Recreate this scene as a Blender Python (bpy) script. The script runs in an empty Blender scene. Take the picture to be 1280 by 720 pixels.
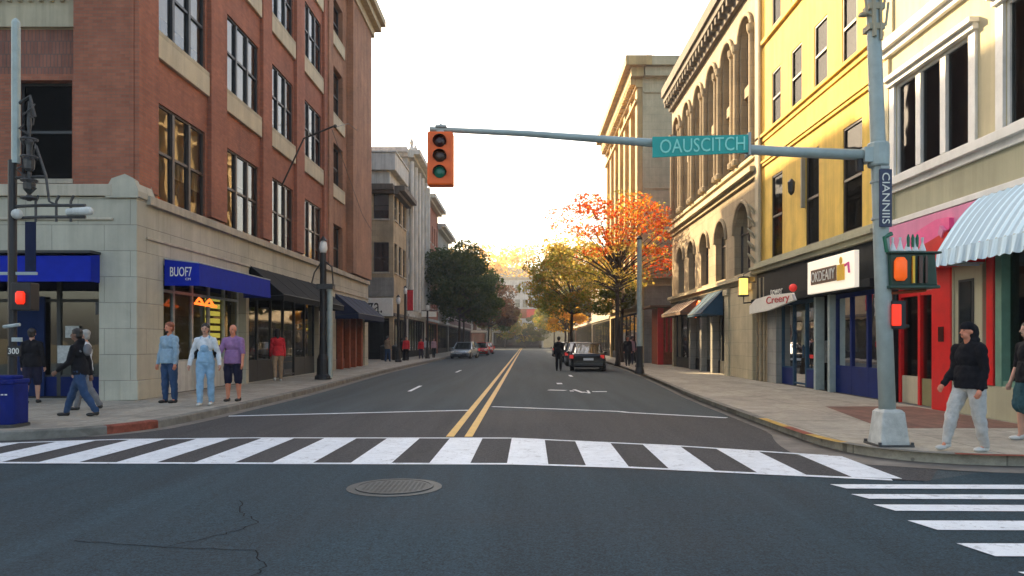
import bpy, bmesh, math, random
from mathutils import Vector, Matrix
R = math.radians
rnd = random.Random(7)
SC = bpy.context.scene
COL = SC.collection

# ------------------------------------------------------------------ materials
MATS = {}
def _new(name):
    m = bpy.data.materials.new(name); m.use_nodes = True
    nt = m.node_tree; b = nt.nodes['Principled BSDF']
    return m, nt, b
def _n(nt, t, **kw):
    n = nt.nodes.new(t)
    for k, v in kw.items(): setattr(n, k, v)
    return n
def _mix(nt, fac, a, b, mode='MIX'):
    n = _n(nt, 'ShaderNodeMix', data_type='RGBA', blend_type=mode)
    for s, v in ((n.inputs[0], fac), (n.inputs[6], a), (n.inputs[7], b)):
        if hasattr(v, 'is_output'): nt.links.new(v, s)
        elif isinstance(v, (int, float)): s.default_value = v
        else: s.default_value = (v[0], v[1], v[2], 1)
    return n.outputs[2]
def _noise(nt, scale, detail=4, rough=.55, vec=None, dist=0):
    n = _n(nt, 'ShaderNodeTexNoise'); n.inputs['Scale'].default_value = scale
    n.inputs['Detail'].default_value = detail; n.inputs['Roughness'].default_value = rough
    n.inputs['Distortion'].default_value = dist
    if vec is not None: nt.links.new(vec, n.inputs['Vector'])
    return n.outputs['Fac']
def _ramp(nt, f, stops):
    n = _n(nt, 'ShaderNodeValToRGB'); nt.links.new(f, n.inputs[0])
    e = n.color_ramp.elements
    while len(e) < len(stops): e.new(.5)
    for i, (p, c) in enumerate(stops):
        e[i].position = p
        e[i].color = (c, c, c, 1) if isinstance(c, (int, float)) else (c[0], c[1], c[2], 1)
    return n.outputs[0]
def _obj(nt): return _n(nt, 'ShaderNodeTexCoord').outputs['Object']
def _bump(nt, b, h, dist=.01, s=.5):
    n = _n(nt, 'ShaderNodeBump'); n.inputs['Distance'].default_value = dist; n.inputs['Strength'].default_value = s
    nt.links.new(h, n.inputs['Height']); nt.links.new(n.outputs[0], b.inputs['Normal'])
def _wallvec(nt, sx=1, sz=1):
    s = _n(nt, 'ShaderNodeSeparateXYZ'); nt.links.new(_obj(nt), s.inputs[0])
    a = _n(nt, 'ShaderNodeMath', operation='ADD'); nt.links.new(s.outputs[0], a.inputs[0]); nt.links.new(s.outputs[1], a.inputs[1])
    c = _n(nt, 'ShaderNodeCombineXYZ'); nt.links.new(a.outputs[0], c.inputs[0]); nt.links.new(s.outputs[2], c.inputs[1])
    return c.outputs[0]
def paint(name, col, rough=.55, var=.18, scale=3., metal=0, bump=.0, spec=.5, dirt=0):
    if name in MATS: return MATS[name]
    m, nt, b = _new(name); v = _obj(nt)
    f = _noise(nt, scale, 5, .6, v)
    lo = tuple(c*(1-var) for c in col); hi = tuple(min(1, c*(1+var)) for c in col)
    c = _ramp(nt, f, [(.3, lo), (.7, hi)])
    if dirt:
        g = _ramp(nt, _noise(nt, scale*.35, 8, .7, v, .6), [(.5, 0.), (.72, dirt)])
        c = _mix(nt, g, c, tuple(x*.35 for x in col))
    nt.links.new(c, b.inputs['Base Color'])
    b.inputs['Roughness'].default_value = rough; b.inputs['Metallic'].default_value = metal
    b.inputs['Specular IOR Level'].default_value = spec if rough < .7 else .15
    if bump: _bump(nt, b, _noise(nt, scale*12, 4, .6, v), bump, .6)
    MATS[name] = m; return m
def brick(name, c1, c2, mortar, bw=.22, bh=.075, ms=.012, rough=.85, stain=.35, bump=.004, squash=.5):
    m, nt, b = _new(name); v = _wallvec(nt)
    t = _n(nt, 'ShaderNodeTexBrick'); nt.links.new(v, t.inputs['Vector'])
    t.inputs['Scale'].default_value = 1; t.inputs['Brick Width'].default_value = bw; t.inputs['Row Height'].default_value = bh
    t.inputs['Mortar Size'].default_value = ms; t.inputs['Mortar Smooth'].default_value = .2; t.offset = squash
    t.inputs['Color1'].default_value = (*c1, 1); t.inputs['Color2'].default_value = (*c2, 1); t.inputs['Mortar'].default_value = (*mortar, 1)
    o = _obj(nt)
    g = _ramp(nt, _noise(nt, .7, 8, .65, o, .4), [(.35, 1-stain), (.7, 1+stain*.25)])
    c = _mix(nt, 1., t.outputs['Color'], g, 'MULTIPLY')
    mp = _n(nt, 'ShaderNodeMapping'); mp.inputs['Scale'].default_value = (2.2, 2.2, .12); nt.links.new(o, mp.inputs[0])
    g2 = _ramp(nt, _noise(nt, 1., 6, .7, mp.outputs[0]), [(.42, 1-stain*.6), (.6, 1.)])
    c = _mix(nt, 1., c, g2, 'MULTIPLY')
    nt.links.new(c, b.inputs['Base Color']); b.inputs['Roughness'].default_value = rough
    _bump(nt, b, t.outputs['Fac'], -bump, .7)
    MATS[name] = m; return m
def stucco(name, col, stain=.2, rough=.85):
    m, nt, b = _new(name); o = _obj(nt)
    c = _ramp(nt, _noise(nt, 1.1, 7, .6, o, .3), [(.3, tuple(x*(1-stain) for x in col)), (.7, tuple(min(1, x*(1+stain*.3)) for x in col))])
    mp = _n(nt, 'ShaderNodeMapping'); mp.inputs['Scale'].default_value = (3, 3, .15); nt.links.new(o, mp.inputs[0])
    g2 = _ramp(nt, _noise(nt, 1., 6, .7, mp.outputs[0]), [(.4, 1-stain), (.58, 1.)])
    c = _mix(nt, 1., c, g2, 'MULTIPLY')
    nt.links.new(c, b.inputs['Base Color']); b.inputs['Roughness'].default_value = rough
    _bump(nt, b, _noise(nt, 40, 4, .6, o), .004, .5)
    MATS[name] = m; return m
def emit(name, col, s):
    m, nt, b = _new(name); b.inputs['Base Color'].default_value = (*col, 1)
    b.inputs['Emission Color'].default_value = (*col, 1); b.inputs['Emission Strength'].default_value = s
    MATS[name] = m; return m
def glass(name, tint, rough=.02, ior=1.6, bump=.002, k=1.):
    m, nt, b = _new(name); out = nt.nodes['Material Output']
    tr = _n(nt, 'ShaderNodeBsdfTransparent'); tr.inputs[0].default_value = (*tint, 1)
    gl = _n(nt, 'ShaderNodeBsdfGlossy'); gl.inputs['Roughness'].default_value = rough
    fr = _n(nt, 'ShaderNodeFresnel'); fr.inputs[0].default_value = ior
    bp = _n(nt, 'ShaderNodeBump'); bp.inputs['Distance'].default_value = bump*6; bp.inputs['Strength'].default_value = .5
    nt.links.new(_noise(nt, .9, 2, .5, _obj(nt)), bp.inputs['Height'])
    nt.links.new(bp.outputs[0], gl.inputs['Normal'])
    mx = _n(nt, 'ShaderNodeMixShader'); kk = _n(nt, 'ShaderNodeMath', operation='MULTIPLY'); kk.inputs[1].default_value = k; nt.links.new(fr.outputs[0], kk.inputs[0]); nt.links.new(kk.outputs[0], mx.inputs[0])
    nt.links.new(tr.outputs[0], mx.inputs[1]); nt.links.new(gl.outputs[0], mx.inputs[2]); nt.links.new(mx.outputs[0], out.inputs[0])
    MATS[name] = m; return m
def leaf(name, stops, trans=.45, nscale=.35):
    m, nt, b = _new(name); out = nt.nodes['Material Output']
    g = _n(nt, 'ShaderNodeNewGeometry')
    a = _n(nt, 'ShaderNodeMath', operation='MULTIPLY_ADD'); a.inputs[1].default_value = .35; 
    nt.links.new(g.outputs['Random Per Island'], a.inputs[0])
    nn = _n(nt, 'ShaderNodeMath', operation='MULTIPLY'); nn.inputs[1].default_value = .9
    nt.links.new(_noise(nt, nscale, 3, .6, _obj(nt)), nn.inputs[0]); nt.links.new(nn.outputs[0], a.inputs[2])
    c = _ramp(nt, a.outputs[0], stops)
    d = _n(nt, 'ShaderNodeBsdfDiffuse'); t = _n(nt, 'ShaderNodeBsdfTranslucent')
    nt.links.new(c, d.inputs[0]); nt.links.new(c, t.inputs[0])
    mx = _n(nt, 'ShaderNodeMixShader'); mx.inputs[0].default_value = trans
    nt.links.new(d.outputs[0], mx.inputs[1]); nt.links.new(t.outputs[0], mx.inputs[2]); nt.links.new(mx.outputs[0], out.inputs[0])
    MATS[name] = m; return m
def asphalt(name, c1, c2, crack=.35, rough=.85):
    m, nt, b = _new(name); o = _obj(nt)
    f = _noise(nt, .35, 6, .6, o, .5)
    c = _ramp(nt, f, [(.3, c1), (.7, c2)])
    sp = _ramp(nt, _noise(nt, 55, 3, .8, o), [(.35, .45), (.5, 1.), (.66, 1.8)])
    c = _mix(nt, 1., c, sp, 'MULTIPLY')
    c = _mix(nt, 1., c, _ramp(nt, _noise(nt, 17, 5, .75, o), [(.36, .72), (.62, 1.25)]), 'MULTIPLY')
    # long streaks along the driving direction
    mp = _n(nt, 'ShaderNodeMapping'); mp.inputs['Scale'].default_value = (1.4, .06, 1); nt.links.new(o, mp.inputs[0])
    c = _mix(nt, 1., c, _ramp(nt, _noise(nt, 1.2, 5, .6, mp.outputs[0]), [(.35, .8), (.65, 1.12)]), 'MULTIPLY')
    oil = _ramp(nt, _noise(nt, .9, 7, .75, o, 1.2), [(.60, 0.), (.72, .5)]); c = _mix(nt, oil, c, tuple(q*.45 for q in c1))
    dust = _ramp(nt, _noise(nt, .5, 8, .7, mp.outputs[0], .8), [(.55, 0.), (.75, .35)]); c = _mix(nt, dust, c, tuple(q*1.9 for q in c2))
    # cracks
    dn = _n(nt, 'ShaderNodeTexNoise'); dn.inputs['Scale'].default_value = .9; dn.inputs['Detail'].default_value = 5; nt.links.new(o, dn.inputs['Vector'])
    ad = _n(nt, 'ShaderNodeVectorMath', operation='MULTIPLY_ADD'); nt.links.new(dn.outputs['Color'], ad.inputs[0]); ad.inputs[1].default_value = (1.3, 1.3, 0); nt.links.new(o, ad.inputs[2])
    vo = _n(nt, 'ShaderNodeTexVoronoi', feature='DISTANCE_TO_EDGE'); vo.inputs['Scale'].default_value = .23; nt.links.new(ad.outputs[0], vo.inputs['Vector'])
    cr = _ramp(nt, vo.outputs['Distance'], [(.0, 1.), (.0035, .0)])
    mk = _ramp(nt, _noise(nt, .3, 3, .5, o), [(.45, 0.), (.55, crack)])
    k = _mix(nt, 1., cr, mk, 'MULTIPLY')
    c = _mix(nt, k, c, (.008, .008, .01))
    nt.links.new(c, b.inputs['Base Color'])
    rr = _ramp(nt, f, [(.3, rough-.06), (.7, rough+.1)]); nt.links.new(rr, b.inputs['Roughness']); b.inputs['Specular IOR Level'].default_value = .3
    _bump(nt, b, _noise(nt, 90, 3, .8, o), .006, .7)
    MATS[name] = m; return m
def slabs(name, c, jw=1.5, c2=None, joint=.5, stain=.4):
    m, nt, b = _new(name); o = _obj(nt)
    t = _n(nt, 'ShaderNodeTexBrick'); nt.links.new(o, t.inputs['Vector']); t.offset = 0
    t.inputs['Scale'].default_value = 1; t.inputs['Brick Width'].default_value = jw; t.inputs['Row Height'].default_value = jw
    t.inputs['Mortar Size'].default_value = .012
    t.inputs['Color1'].default_value = (*c, 1); t.inputs['Color2'].default_value = (*(c2 or tuple(x*.86 for x in c)), 1); t.inputs['Mortar'].default_value = (*(x*joint for x in c), 1)
    g = _ramp(nt, _noise(nt, 1.3, 8, .7, o, .7), [(.35, 1-stain), (.62, 1.08)])
    cc = _mix(nt, 1., t.outputs['Color'], g, 'MULTIPLY')
    sp = _ramp(nt, _noise(nt, 9, 5, .8, o), [(.38, .82), (.6, 1.06)])
    cc = _mix(nt, 1., cc, sp, 'MULTIPLY')
    gum = _n(nt, 'ShaderNodeTexVoronoi'); gum.inputs['Scale'].default_value = 2.1; nt.links.new(o, gum.inputs['Vector'])
    cc = _mix(nt, _ramp(nt, gum.outputs['Distance'], [(.045, .55), (.06, 0.)]), cc, (.06, .055, .05))
    nt.links.new(cc, b.inputs['Base Color']); b.inputs['Roughness'].default_value = .85
    _bump(nt, b, _noise(nt, 60, 3, .7, o), .004, .5)
    MATS[name] = m; return m
def roadpaint(name, col, wear=.35):
    m, nt, b = _new(name); o = _obj(nt)
    w = _ramp(nt, _noise(nt, 9, 9, .85, o, .5), [(.53, 0.), (.60, wear)])
    w2 = _ramp(nt, _noise(nt, 1.1, 4, .6, o), [(.35, 1.), (.6, .25)])
    k = _mix(nt, 1., w, w2, 'MULTIPLY')
    c = _mix(nt, k, col, (.09, .09, .09))
    c = _mix(nt, 1., c, _ramp(nt, _noise(nt, 3, 5, .6, o), [(.3, .84), (.7, 1.)]), 'MULTIPLY')
    nt.links.new(c, b.inputs['Base Color']); b.inputs['Roughness'].default_value = .6
    MATS[name] = m; return m
def stripes(name, c1, c2, period):
    m, nt, b = _new(name); s = _n(nt, 'ShaderNodeSeparateXYZ'); nt.links.new(_obj(nt), s.inputs[0])
    a = _n(nt, 'ShaderNodeMath', operation='MULTIPLY'); a.inputs[1].default_value = 1/period; nt.links.new(s.outputs[1], a.inputs[0])
    f = _n(nt, 'ShaderNodeMath', operation='FRACT'); nt.links.new(a.outputs[0], f.inputs[0])
    c = _ramp(nt, f.outputs[0], [(.45, c1), (.5, c2), (.95, c2), (1., c1)])
    nt.links.new(c, b.inputs['Base Color']); b.inputs['Roughness'].default_value = .8
    MATS[name] = m; return m

brick('brick_red', (.45, .15, .08), (.34, .11, .06), (.28, .15, .10), .22, .075, .008, stain=.25)
brick('brick_tan', (.46, .22, .12), (.38, .18, .10), (.34, .2, .13), .22, .075, .008)
brick('brick_dark', (.2, .06, .05), (.15, .05, .04), (.12, .09, .08))
brick('brick_soldier', (.33, .13, .085), (.25, .095, .065), (.16, .1, .08), .09, .32, .012)
brick('stone_base', (.56, .53, .42), (.53, .50, .40), (.36, .34, .28), 1.25, .62, .010, stain=.22, bump=.012)
brick('stone_beige', (.50, .39, .24), (.44, .34, .21), (.32, .26, .17), .95, .45, .008, stain=.3, bump=.008)
brick('stone_olive', (.62, .53, .34), (.57, .49, .31), (.42, .37, .25), 1.6, .5, .010, stain=.25, bump=.01)
brick('stone_grey', (.36, .35, .31), (.32, .31, .28), (.2, .2, .19), .9, .4, .008, stain=.35)
stucco('stone_trim', (.52, .46, .36), .22)
stucco('trim_cream', (.50, .44, .31), .2)
stucco('panel_cream', (.58, .51, .36), .15)
stucco('yellow_wall', (.84, .55, .10), .22)
stucco('cream_wall', (.62, .54, .34), .12)
stucco('sage_wall', (.42, .40, .27), .12)
stucco('white_wall', (.62, .62, .58), .25)
stucco('dark_cornice', (.13, .105, .08), .3)
stucco('stone_sun_gold', (.58, .40, .17), .25)  # street side of the olive block, low sun's gold put into the colour
stucco('roof_felt', (.12, .12, .12), .3)
stucco('pink_wall', (.75, .26, .42), .1)
paint('white_paint', (.72, .71, .67), .5, .1, 2, dirt=.3)
paint('black_paint', (.008, .008, .010), .5, .3)
paint('dark_frame', (.022, .024, .026), .45, .3)
paint('bronze_frame', (.05, .032, .024), .45, .3)
paint('blue_canvas', (.004, .02, .34), .75, .12, 4, bump=.004)
paint('navy_canvas', (.012, .018, .05), .8, .2, 4, bump=.004)
paint('teal_canvas', (.025, .07, .12), .8, .2, 4, bump=.004)
paint('black_canvas', (.005, .005, .006), .85, .2, 4, bump=.004)
paint('blue_paint', (.004, .016, .11), .75, .2, 2, dirt=.3)
paint('bin_blue', (.004, .014, .15), .7, .2, 5, dirt=.4)
paint('dark_shop', (.012, .014, .016), .75, .3)
paint('blue_door', (.006, .02, .08), .75, .2)
paint('red_paint', (.62, .012, .012), .35, .1, 3, dirt=.2)
paint('pink_paint', (.82, .10, .30), .4, .1, 3)
paint('galv', (.36, .42, .40), .5, .12, 5, metal=.15, dirt=.3)
paint('galv_pale', (.42, .46, .44), .6, .18, 6, dirt=.5, bump=.01)
paint('concrete_base', (.50, .50, .46), .8, .2, 6, dirt=.5, bump=.01)
paint('signal_orange', (.95, .13, .008), .45, .1, 6)
paint('signal_green', (.012, .045, .03), .4, .3, 5)
paint('lens_dark_red', (.05, .008, .006), .25, .2)
paint('lens_dark_amber', (.06, .018, .006), .25, .2)
paint('lens_green', (.006, .13, .07), .2, .1)
paint('green_frame', (.13, .26, .19), .5, .15, 4, dirt=.3)
paint('sign_green', (.0, .36, .31), .4, .06, 3)
paint('sign_mint', (.30, .78, .66), .5, .08, 3)
paint('sign_navy', (.02, .03, .08), .45, .1)
paint('sign_white', (.80, .78, .70), .5, .05)
paint('ink', (.03, .02, .015), .6, .1)
paint('yellow_sign', (.85, .50, .03), .5, .1)
paint('pale_blue', (.45, .6, .72), .7, .1)
paint('wood_brown', (.14, .07, .035), .6, .3, 6)
paint('rust', (.28, .07, .03), .7, .3, 6)
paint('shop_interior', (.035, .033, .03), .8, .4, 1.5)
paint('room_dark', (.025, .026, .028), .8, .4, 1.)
paint('blind', (.66, .65, .60), .8, .1, 2)  # pale tone also stands in for sky reflected in the panes
paint('blind_dark', (.15, .15, .14), .8, .1, 2)
paint('blind_olive', (.22, .20, .10), .8, .15, 2)
paint('poster', (.5, .5, .48), .6, .3, 9)
paint('bark', (.06, .045, .035), .9, .3, 9, bump=.02)
paint('curb', (.20, .19, .165), .85, .3, 4, dirt=.7, bump=.01)
paint('curb_red', (.24, .07, .045), .8, .35, 7, dirt=.9)
paint('curb_yellow', (.48, .30, .08), .8, .35, 5, dirt=.6)
paint('gutter', (.20, .18, .155), .85, .25, 2.5, dirt=.6, bump=.006)
paint('dirt', (.10, .09, .05), .9, .3, .3)
paint('iron', (.07, .07, .07), .5, .3, 14, metal=.5, bump=.01)
paint('lid_iron', (.030, .042, .048), .6, .35, 9, metal=.2, dirt=.5, bump=.004)
paint('tar', (.008, .010, .012), .95, .2)
paint('tyre', (.012, .012, .012), .8, .2)
paint('rim', (.35, .35, .37), .3, .1, metal=.8)
paint('car_black', (.012, .012, .014), .18, .1)
paint('car_silver', (.36, .42, .46), .25, .05, metal=.5)
paint('car_teal', (.06, .16, .17), .25, .05, metal=.3)
paint('car_red', (.42, .015, .015), .25, .05)
paint('car_grey', (.10, .10, .11), .25, .05, metal=.3)
paint('car_white', (.7, .7, .7), .25, .05)
paint('car_glass', (.015, .02, .022), .06, .1)
paint('lamp_white', (.75, .75, .72), .3, .05)
paint('plate', (.7, .72, .75), .4, .05)
paint('antenna_haze_pale', (.85, .62, .60), .6, .1)  # distance haze is put into the mast's pale colour
paint('skin', (.50, .27, .19), .6, .08, 9)
paint('skin_red', (.62, .23, .13), .6, .08, 9)
paint('skin_brown', (.20, .10, .065), .6, .08, 9)
paint('hair_dark', (.02, .015, .012), .6, .2)
paint('hair_red', (.25, .07, .03), .6, .2)
paint('hair_grey', (.35, .33, .3), .6, .2)
paint('shoe_dark', (.015, .013, .012), .6, .2)
paint('shoe_white', (.55, .54, .5), .6, .2)
for nm, cc in dict(cloth_black=(.010, .010, .013), cloth_jeans=(.035, .07, .15), cloth_denim_pale=(.26, .42, .58), cloth_bluegrey=(.27, .38, .47),
                   cloth_white=(.62, .64, .66), cloth_purple=(.30, .16, .32), cloth_darknavy=(.018, .018, .04), cloth_red=(.6, .03, .04), cloth_tan=(.32, .22, .14),
                   cloth_greylight=(.48, .47, .44), cloth_grey=(.18, .18, .19), cloth_pinkish=(.42, .26, .30), cloth_teal=(.03, .08, .10)).items():
    paint(nm, cc, .9, .2, 8, bump=.01)
emit('lamp_red', (1., .035, .01), .22)
emit('lamp_orange', (1., .13, .008), .12)
emit('neon_orange', (1., .15, .02), .7)
emit('lamp_yellow', (1., .62, .12), .6)
emit('glow_yellow', (.75, .6, .10), .28)
emit('glow_green', (.5, .62, .18), .5)
emit('sign_lit', (1., .90, .72), .16)
emit('tail_red', (.8, .04, .03), .10)
glass('glass', (.50, .54, .56), .015, 2.4, .0012)
glass('glass_dark', (.16, .18, .19), .02, 1.45, .001, .06)
glass('glass_clear', (.62, .66, .64), .015, 1.5, .001)
glass('glass_green', (.42, .55, .48), .015, 1.5, .001)
asphalt('asphalt_old', (.034, .048, .055), (.050, .067, .074))
asphalt('asphalt_new', (.012, .028, .040), (.022, .046, .060), .35)
asphalt('asphalt_cross', (.040, .040, .042), (.060, .058, .058))
slabs('sidewalk', (.39, .355, .285), 1.5, stain=.32)
slabs('sidewalk_brick', (.22, .10, .07), .3, (.17, .085, .06))
roadpaint('paint_white', (.76, .80, .83), .75)
roadpaint('paint_yellow', (.72, .40, .03), .5)
stripes('awning_stripes', (.62, .80, .90), (.42, .56, .65), .24)
leaf('leaf_orange', [(.36, (.30, .26, .03)), (.46, (.62, .34, .04)), (.56, (.62, .20, .025)), (.68, (.62, .08, .015))], .5, .28)
leaf('leaf_yellow', [(.35, (.14, .18, .03)), (.5, (.34, .32, .06)), (.66, (.66, .48, .10))], .5, .4)
leaf('leaf_gold', [(.3, (.30, .20, .02)), (.5, (.70, .42, .04)), (.75, (.80, .46, .06))], .55)
leaf('leaf_green', [(.3, (.030, .06, .012)), (.55, (.07, .11, .016)), (.8, (.16, .15, .02))], .4)
leaf('leaf_lime', [(.3, (.08, .13, .015)), (.55, (.24, .27, .03)), (.8, (.45, .24, .03))], .5)
leaf('leaf_dark', [(.3, (.03, .06, .02)), (.55, (.055, .09, .025)), (.8, (.11, .12, .03))], .45)
leaf('leaf_brown', [(.3, (.07, .05, .03)), (.55, (.14, .07, .035)), (.8, (.22, .10, .045))], .45)

# ------------------------------------------------------------------ mesh tools
SPLIT = {'cornice', 'corner_block', 'stone_panel', 'shop_post', 'kick_panel', 'timber_post', 'roof_unit', 'poster', 'red_post', 'pilaster', 'insulator', 'insulator_cap', 'window_display', 'lamp', 'number_plate', 'bumper', 'arch_trim', 'red_fin', 'strap', 'column', 'shelf'}
class MB:
    def __init__(s): s.v = []; s.f = []; s.mi = []; s.cur = 0
    def add(s, vs, fs):
        o = len(s.v); s.v += [tuple(p) for p in vs]; s.f += [tuple(i+o for i in f) for f in fs]; s.mi += [s.cur]*len(fs); return s
    def quad(s, a, b, c, d): return s.add([a, b, c, d], [(0, 1, 2, 3)])
    def box(s, x0, x1, y0, y1, z0, z1):
        vs = [(x, y, z) for z in (z0, z1) for y in (y0, y1) for x in (x0, x1)]
        return s.add(vs, [(0, 2, 3, 1), (4, 5, 7, 6), (0, 1, 5, 4), (2, 6, 7, 3), (0, 4, 6, 2), (1, 3, 7, 5)])
    def prism(s, poly, z0, z1):
        n = len(poly); vs = [(x, y, z0) for x, y in poly]+[(x, y, z1) for x, y in poly]
        return s.add(vs, [tuple(range(n))[::-1], tuple(range(n, 2*n))]+[(i, (i+1) % n, n+(i+1) % n, n+i) for i in range(n)])
    def tube(s, pts, rad, n=10, cap=True):
        pts = [Vector(p) for p in pts]; rs = rad if isinstance(rad, (list, tuple)) else [rad]*len(pts)
        vs = []; ref = None
        for i, p in enumerate(pts):
            t = (pts[min(i+1, len(pts)-1)]-pts[max(i-1, 0)]).normalized()
            if ref is None: ref = t.orthogonal().normalized()
            ref = (ref-t*ref.dot(t)); ref = ref.normalized() if ref.length > 1e-5 else t.orthogonal().normalized()
            bi = t.cross(ref)
            for k in range(n):
                a = 2*math.pi*k/n; vs.append(p+(ref*math.cos(a)+bi*math.sin(a))*rs[i])
        fs = [(i*n+k, i*n+(k+1) % n, (i+1)*n+(k+1) % n, (i+1)*n+k) for i in range(len(pts)-1) for k in range(n)]
        if cap: fs += [tuple(range(n))[::-1], tuple(range((len(pts)-1)*n, len(pts)*n))]
        return s.add(vs, fs)
    def lathe(s, c, prof, n=16):   # prof [(r,z)]
        vs = [(c[0]+max(r, 1e-3)*math.cos(2*math.pi*k/n), c[1]+max(r, 1e-3)*math.sin(2*math.pi*k/n), c[2]+z) for r, z in prof for k in range(n)]
        L = len(prof); return s.add(vs, [(i*n+k, i*n+(k+1) % n, (i+1)*n+(k+1) % n, (i+1)*n+k) for i in range(L-1) for k in range(n)]+[tuple(range(n))[::-1], tuple(range((L-1)*n, L*n))])
    def ball(s, c, r, n=12, m=8):
        rx, ry, rz = (r, r, r) if isinstance(r, (int, float)) else r
        vs = [(c[0], c[1], c[2]-rz)]
        for j in range(1, m):
            a = math.pi*j/m-math.pi/2
            for k in range(n):
                b = 2*math.pi*k/n; vs.append((c[0]+rx*math.cos(a)*math.cos(b), c[1]+ry*math.cos(a)*math.sin(b), c[2]+rz*math.sin(a)))
        vs.append((c[0], c[1], c[2]+rz)); L = len(vs)-1
        fs = [(0, 1+(k+1) % n, 1+k) for k in range(n)]+[(L, L-n+k, L-n+(k+1) % n) for k in range(n)]
        for j in range(m-2):
            for k in range(n): a = 1+j*n; fs.append((a+k, a+(k+1) % n, a+n+(k+1) % n, a+n+k))
        return s.add(vs, fs)
    def mesh(s, name):
        me = bpy.data.meshes.new(name); me.from_pydata(s.v, [], s.f); me.update(); return me
    def build(s, name, mat, parent=None, bevel=0, smooth=False):
        if name in SPLIT and parent is not None:
            isl = s.islands()
            if 1 < len(isl) <= (8 if name in ('cornice', 'corner_block') else 60):
                for q in isl: o = q._build(name, mat, parent, bevel, smooth)
                return o
        return s._build(name, mat, parent, bevel, smooth)
    def islands(s):
        p = list(range(len(s.v)))
        def fd(i):
            while p[i] != i: p[i] = p[p[i]]; i = p[i]
            return i
        for f in s.f:
            for k in f[1:]: p[fd(k)] = fd(f[0])
        D_ = {}
        for f, mi in zip(s.f, s.mi): D_.setdefault(fd(f[0]), []).append((f, mi))
        out = []
        for L in D_.values():
            q = MB(); mp = {}
            for f, mi in L:
                q.f.append(tuple(mp.setdefault(i, len(mp)) for i in f)); q.mi.append(mi)
            q.v = [None]*len(mp)
            for i, j in mp.items(): q.v[j] = s.v[i]
            out.append(q)
        return out
    def _build(s, name, mat, parent=None, bevel=0, smooth=False):
        me = s.mesh(name)
        mats = mat if isinstance(mat, (list, tuple)) else [mat]
        for m in mats: me.materials.append(MATS[m])
        if len(mats) > 1: me.polygons.foreach_set('material_index', s.mi)
        if smooth: me.polygons.foreach_set('use_smooth', [True]*len(me.polygons))
        return link(name, me, parent, bevel)
def link(name, me, parent=None, bevel=0):
    o = bpy.data.objects.new(name, me); COL.objects.link(o)
    if parent is not None: attach(o, parent)
    if bevel:
        md = o.modifiers.new('bevel', 'BEVEL'); md.width = bevel; md.segments = 2; md.limit_method = 'ANGLE'; md.angle_limit = R(40)
    return o
WLOC = {}
def attach(o, parent):
    # geometry is written in world coordinates; undo the parents' location
    o.parent = parent; o.location = -WLOC.get(parent.name, Vector((0, 0, 0))) - o.get('_pl', Vector((0, 0, 0))) if False else -wl(parent)
    WLOC[o.name] = Vector((0, 0, 0))
def wl(p): return WLOC.get(p.name, Vector((0, 0, 0)))
def thing(name, label, cat, loc=(0, 0, 0), group=None):
    o = bpy.data.objects.new(name, None); COL.objects.link(o); o.location = loc; o.empty_display_size = .2
    WLOC[o.name] = Vector(loc); o['label'] = label; o['category'] = cat
    if group: o['group'] = group
    return o
def struct(o): o['kind'] = 'structure'; return o
def one(o, label, cat, group=None):
    o['label'] = label; o['category'] = cat
    if group: o['group'] = group
    return o

class Face:
    """vertical wall plane; u is the world x (axis 'x') or y (axis 'y'), v is z, w is outward"""
    def __init__(s, axis, plane, sgn): s.ax, s.p, s.s = axis, plane, sgn
    def pt(s, u, v, w=0):
        return (s.p+s.s*w, u, v) if s.ax == 'y' else (u, s.p+s.s*w, v)
def fbox(mb, F, u0, u1, v0, v1, w0, w1):
    a = F.pt(u0, v0, w0); b = F.pt(u1, v1, w1)
    return mb.box(min(a[0], b[0]), max(a[0], b[0]), min(a[1], b[1]), max(a[1], b[1]), min(a[2], b[2]), max(a[2], b[2]))
def wall(mb, F, u0, u1, v0, v1, ops, rv=.2):
    us = sorted({u0, u1, *[o[0] for o in ops], *[o[1] for o in ops]}); vs = sorted({v0, v1, *[o[2] for o in ops], *[o[3] for o in ops]})
    for i in range(len(us)-1):
        for j in range(len(vs)-1):
            cu, cv = (us[i]+us[i+1])/2, (vs[j]+vs[j+1])/2
            if any(o[0] < cu < o[1] and o[2] < cv < o[3] for o in ops): continue
            mb.quad(F.pt(us[i], vs[j]), F.pt(us[i+1], vs[j]), F.pt(us[i+1], vs[j+1]), F.pt(us[i], vs[j+1]))
    for o in ops:
        a, b, c, d = o[:4]; arch = len(o) > 4
        if not arch:
            P = [(a, c), (b, c), (b, d), (a, d)]
        else:
            r = (b-a)/2; sp = d-r*o[4]; cx = (a+b)/2; N = 10
            arc = [(cx+r*math.cos(math.pi*k/N), sp+(d-sp)*math.sin(math.pi*k/N)) for k in range(N+1)]
            for k in range(N):
                (x0, z0), (x1, z1) = arc[k], arc[k+1]
                mb.quad(F.pt(x0, z0), F.pt(x0, d), F.pt(x1, d), F.pt(x1, z1))
            P = [(a, c), (b, c)]+arc
        n = len(P)
        for k in range(n):
            p, q = P[k], P[(k+1) % n]
            mb.quad(F.pt(*p, 0), F.pt(*q, 0), F.pt(*q, -rv), F.pt(*p, -rv))
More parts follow.
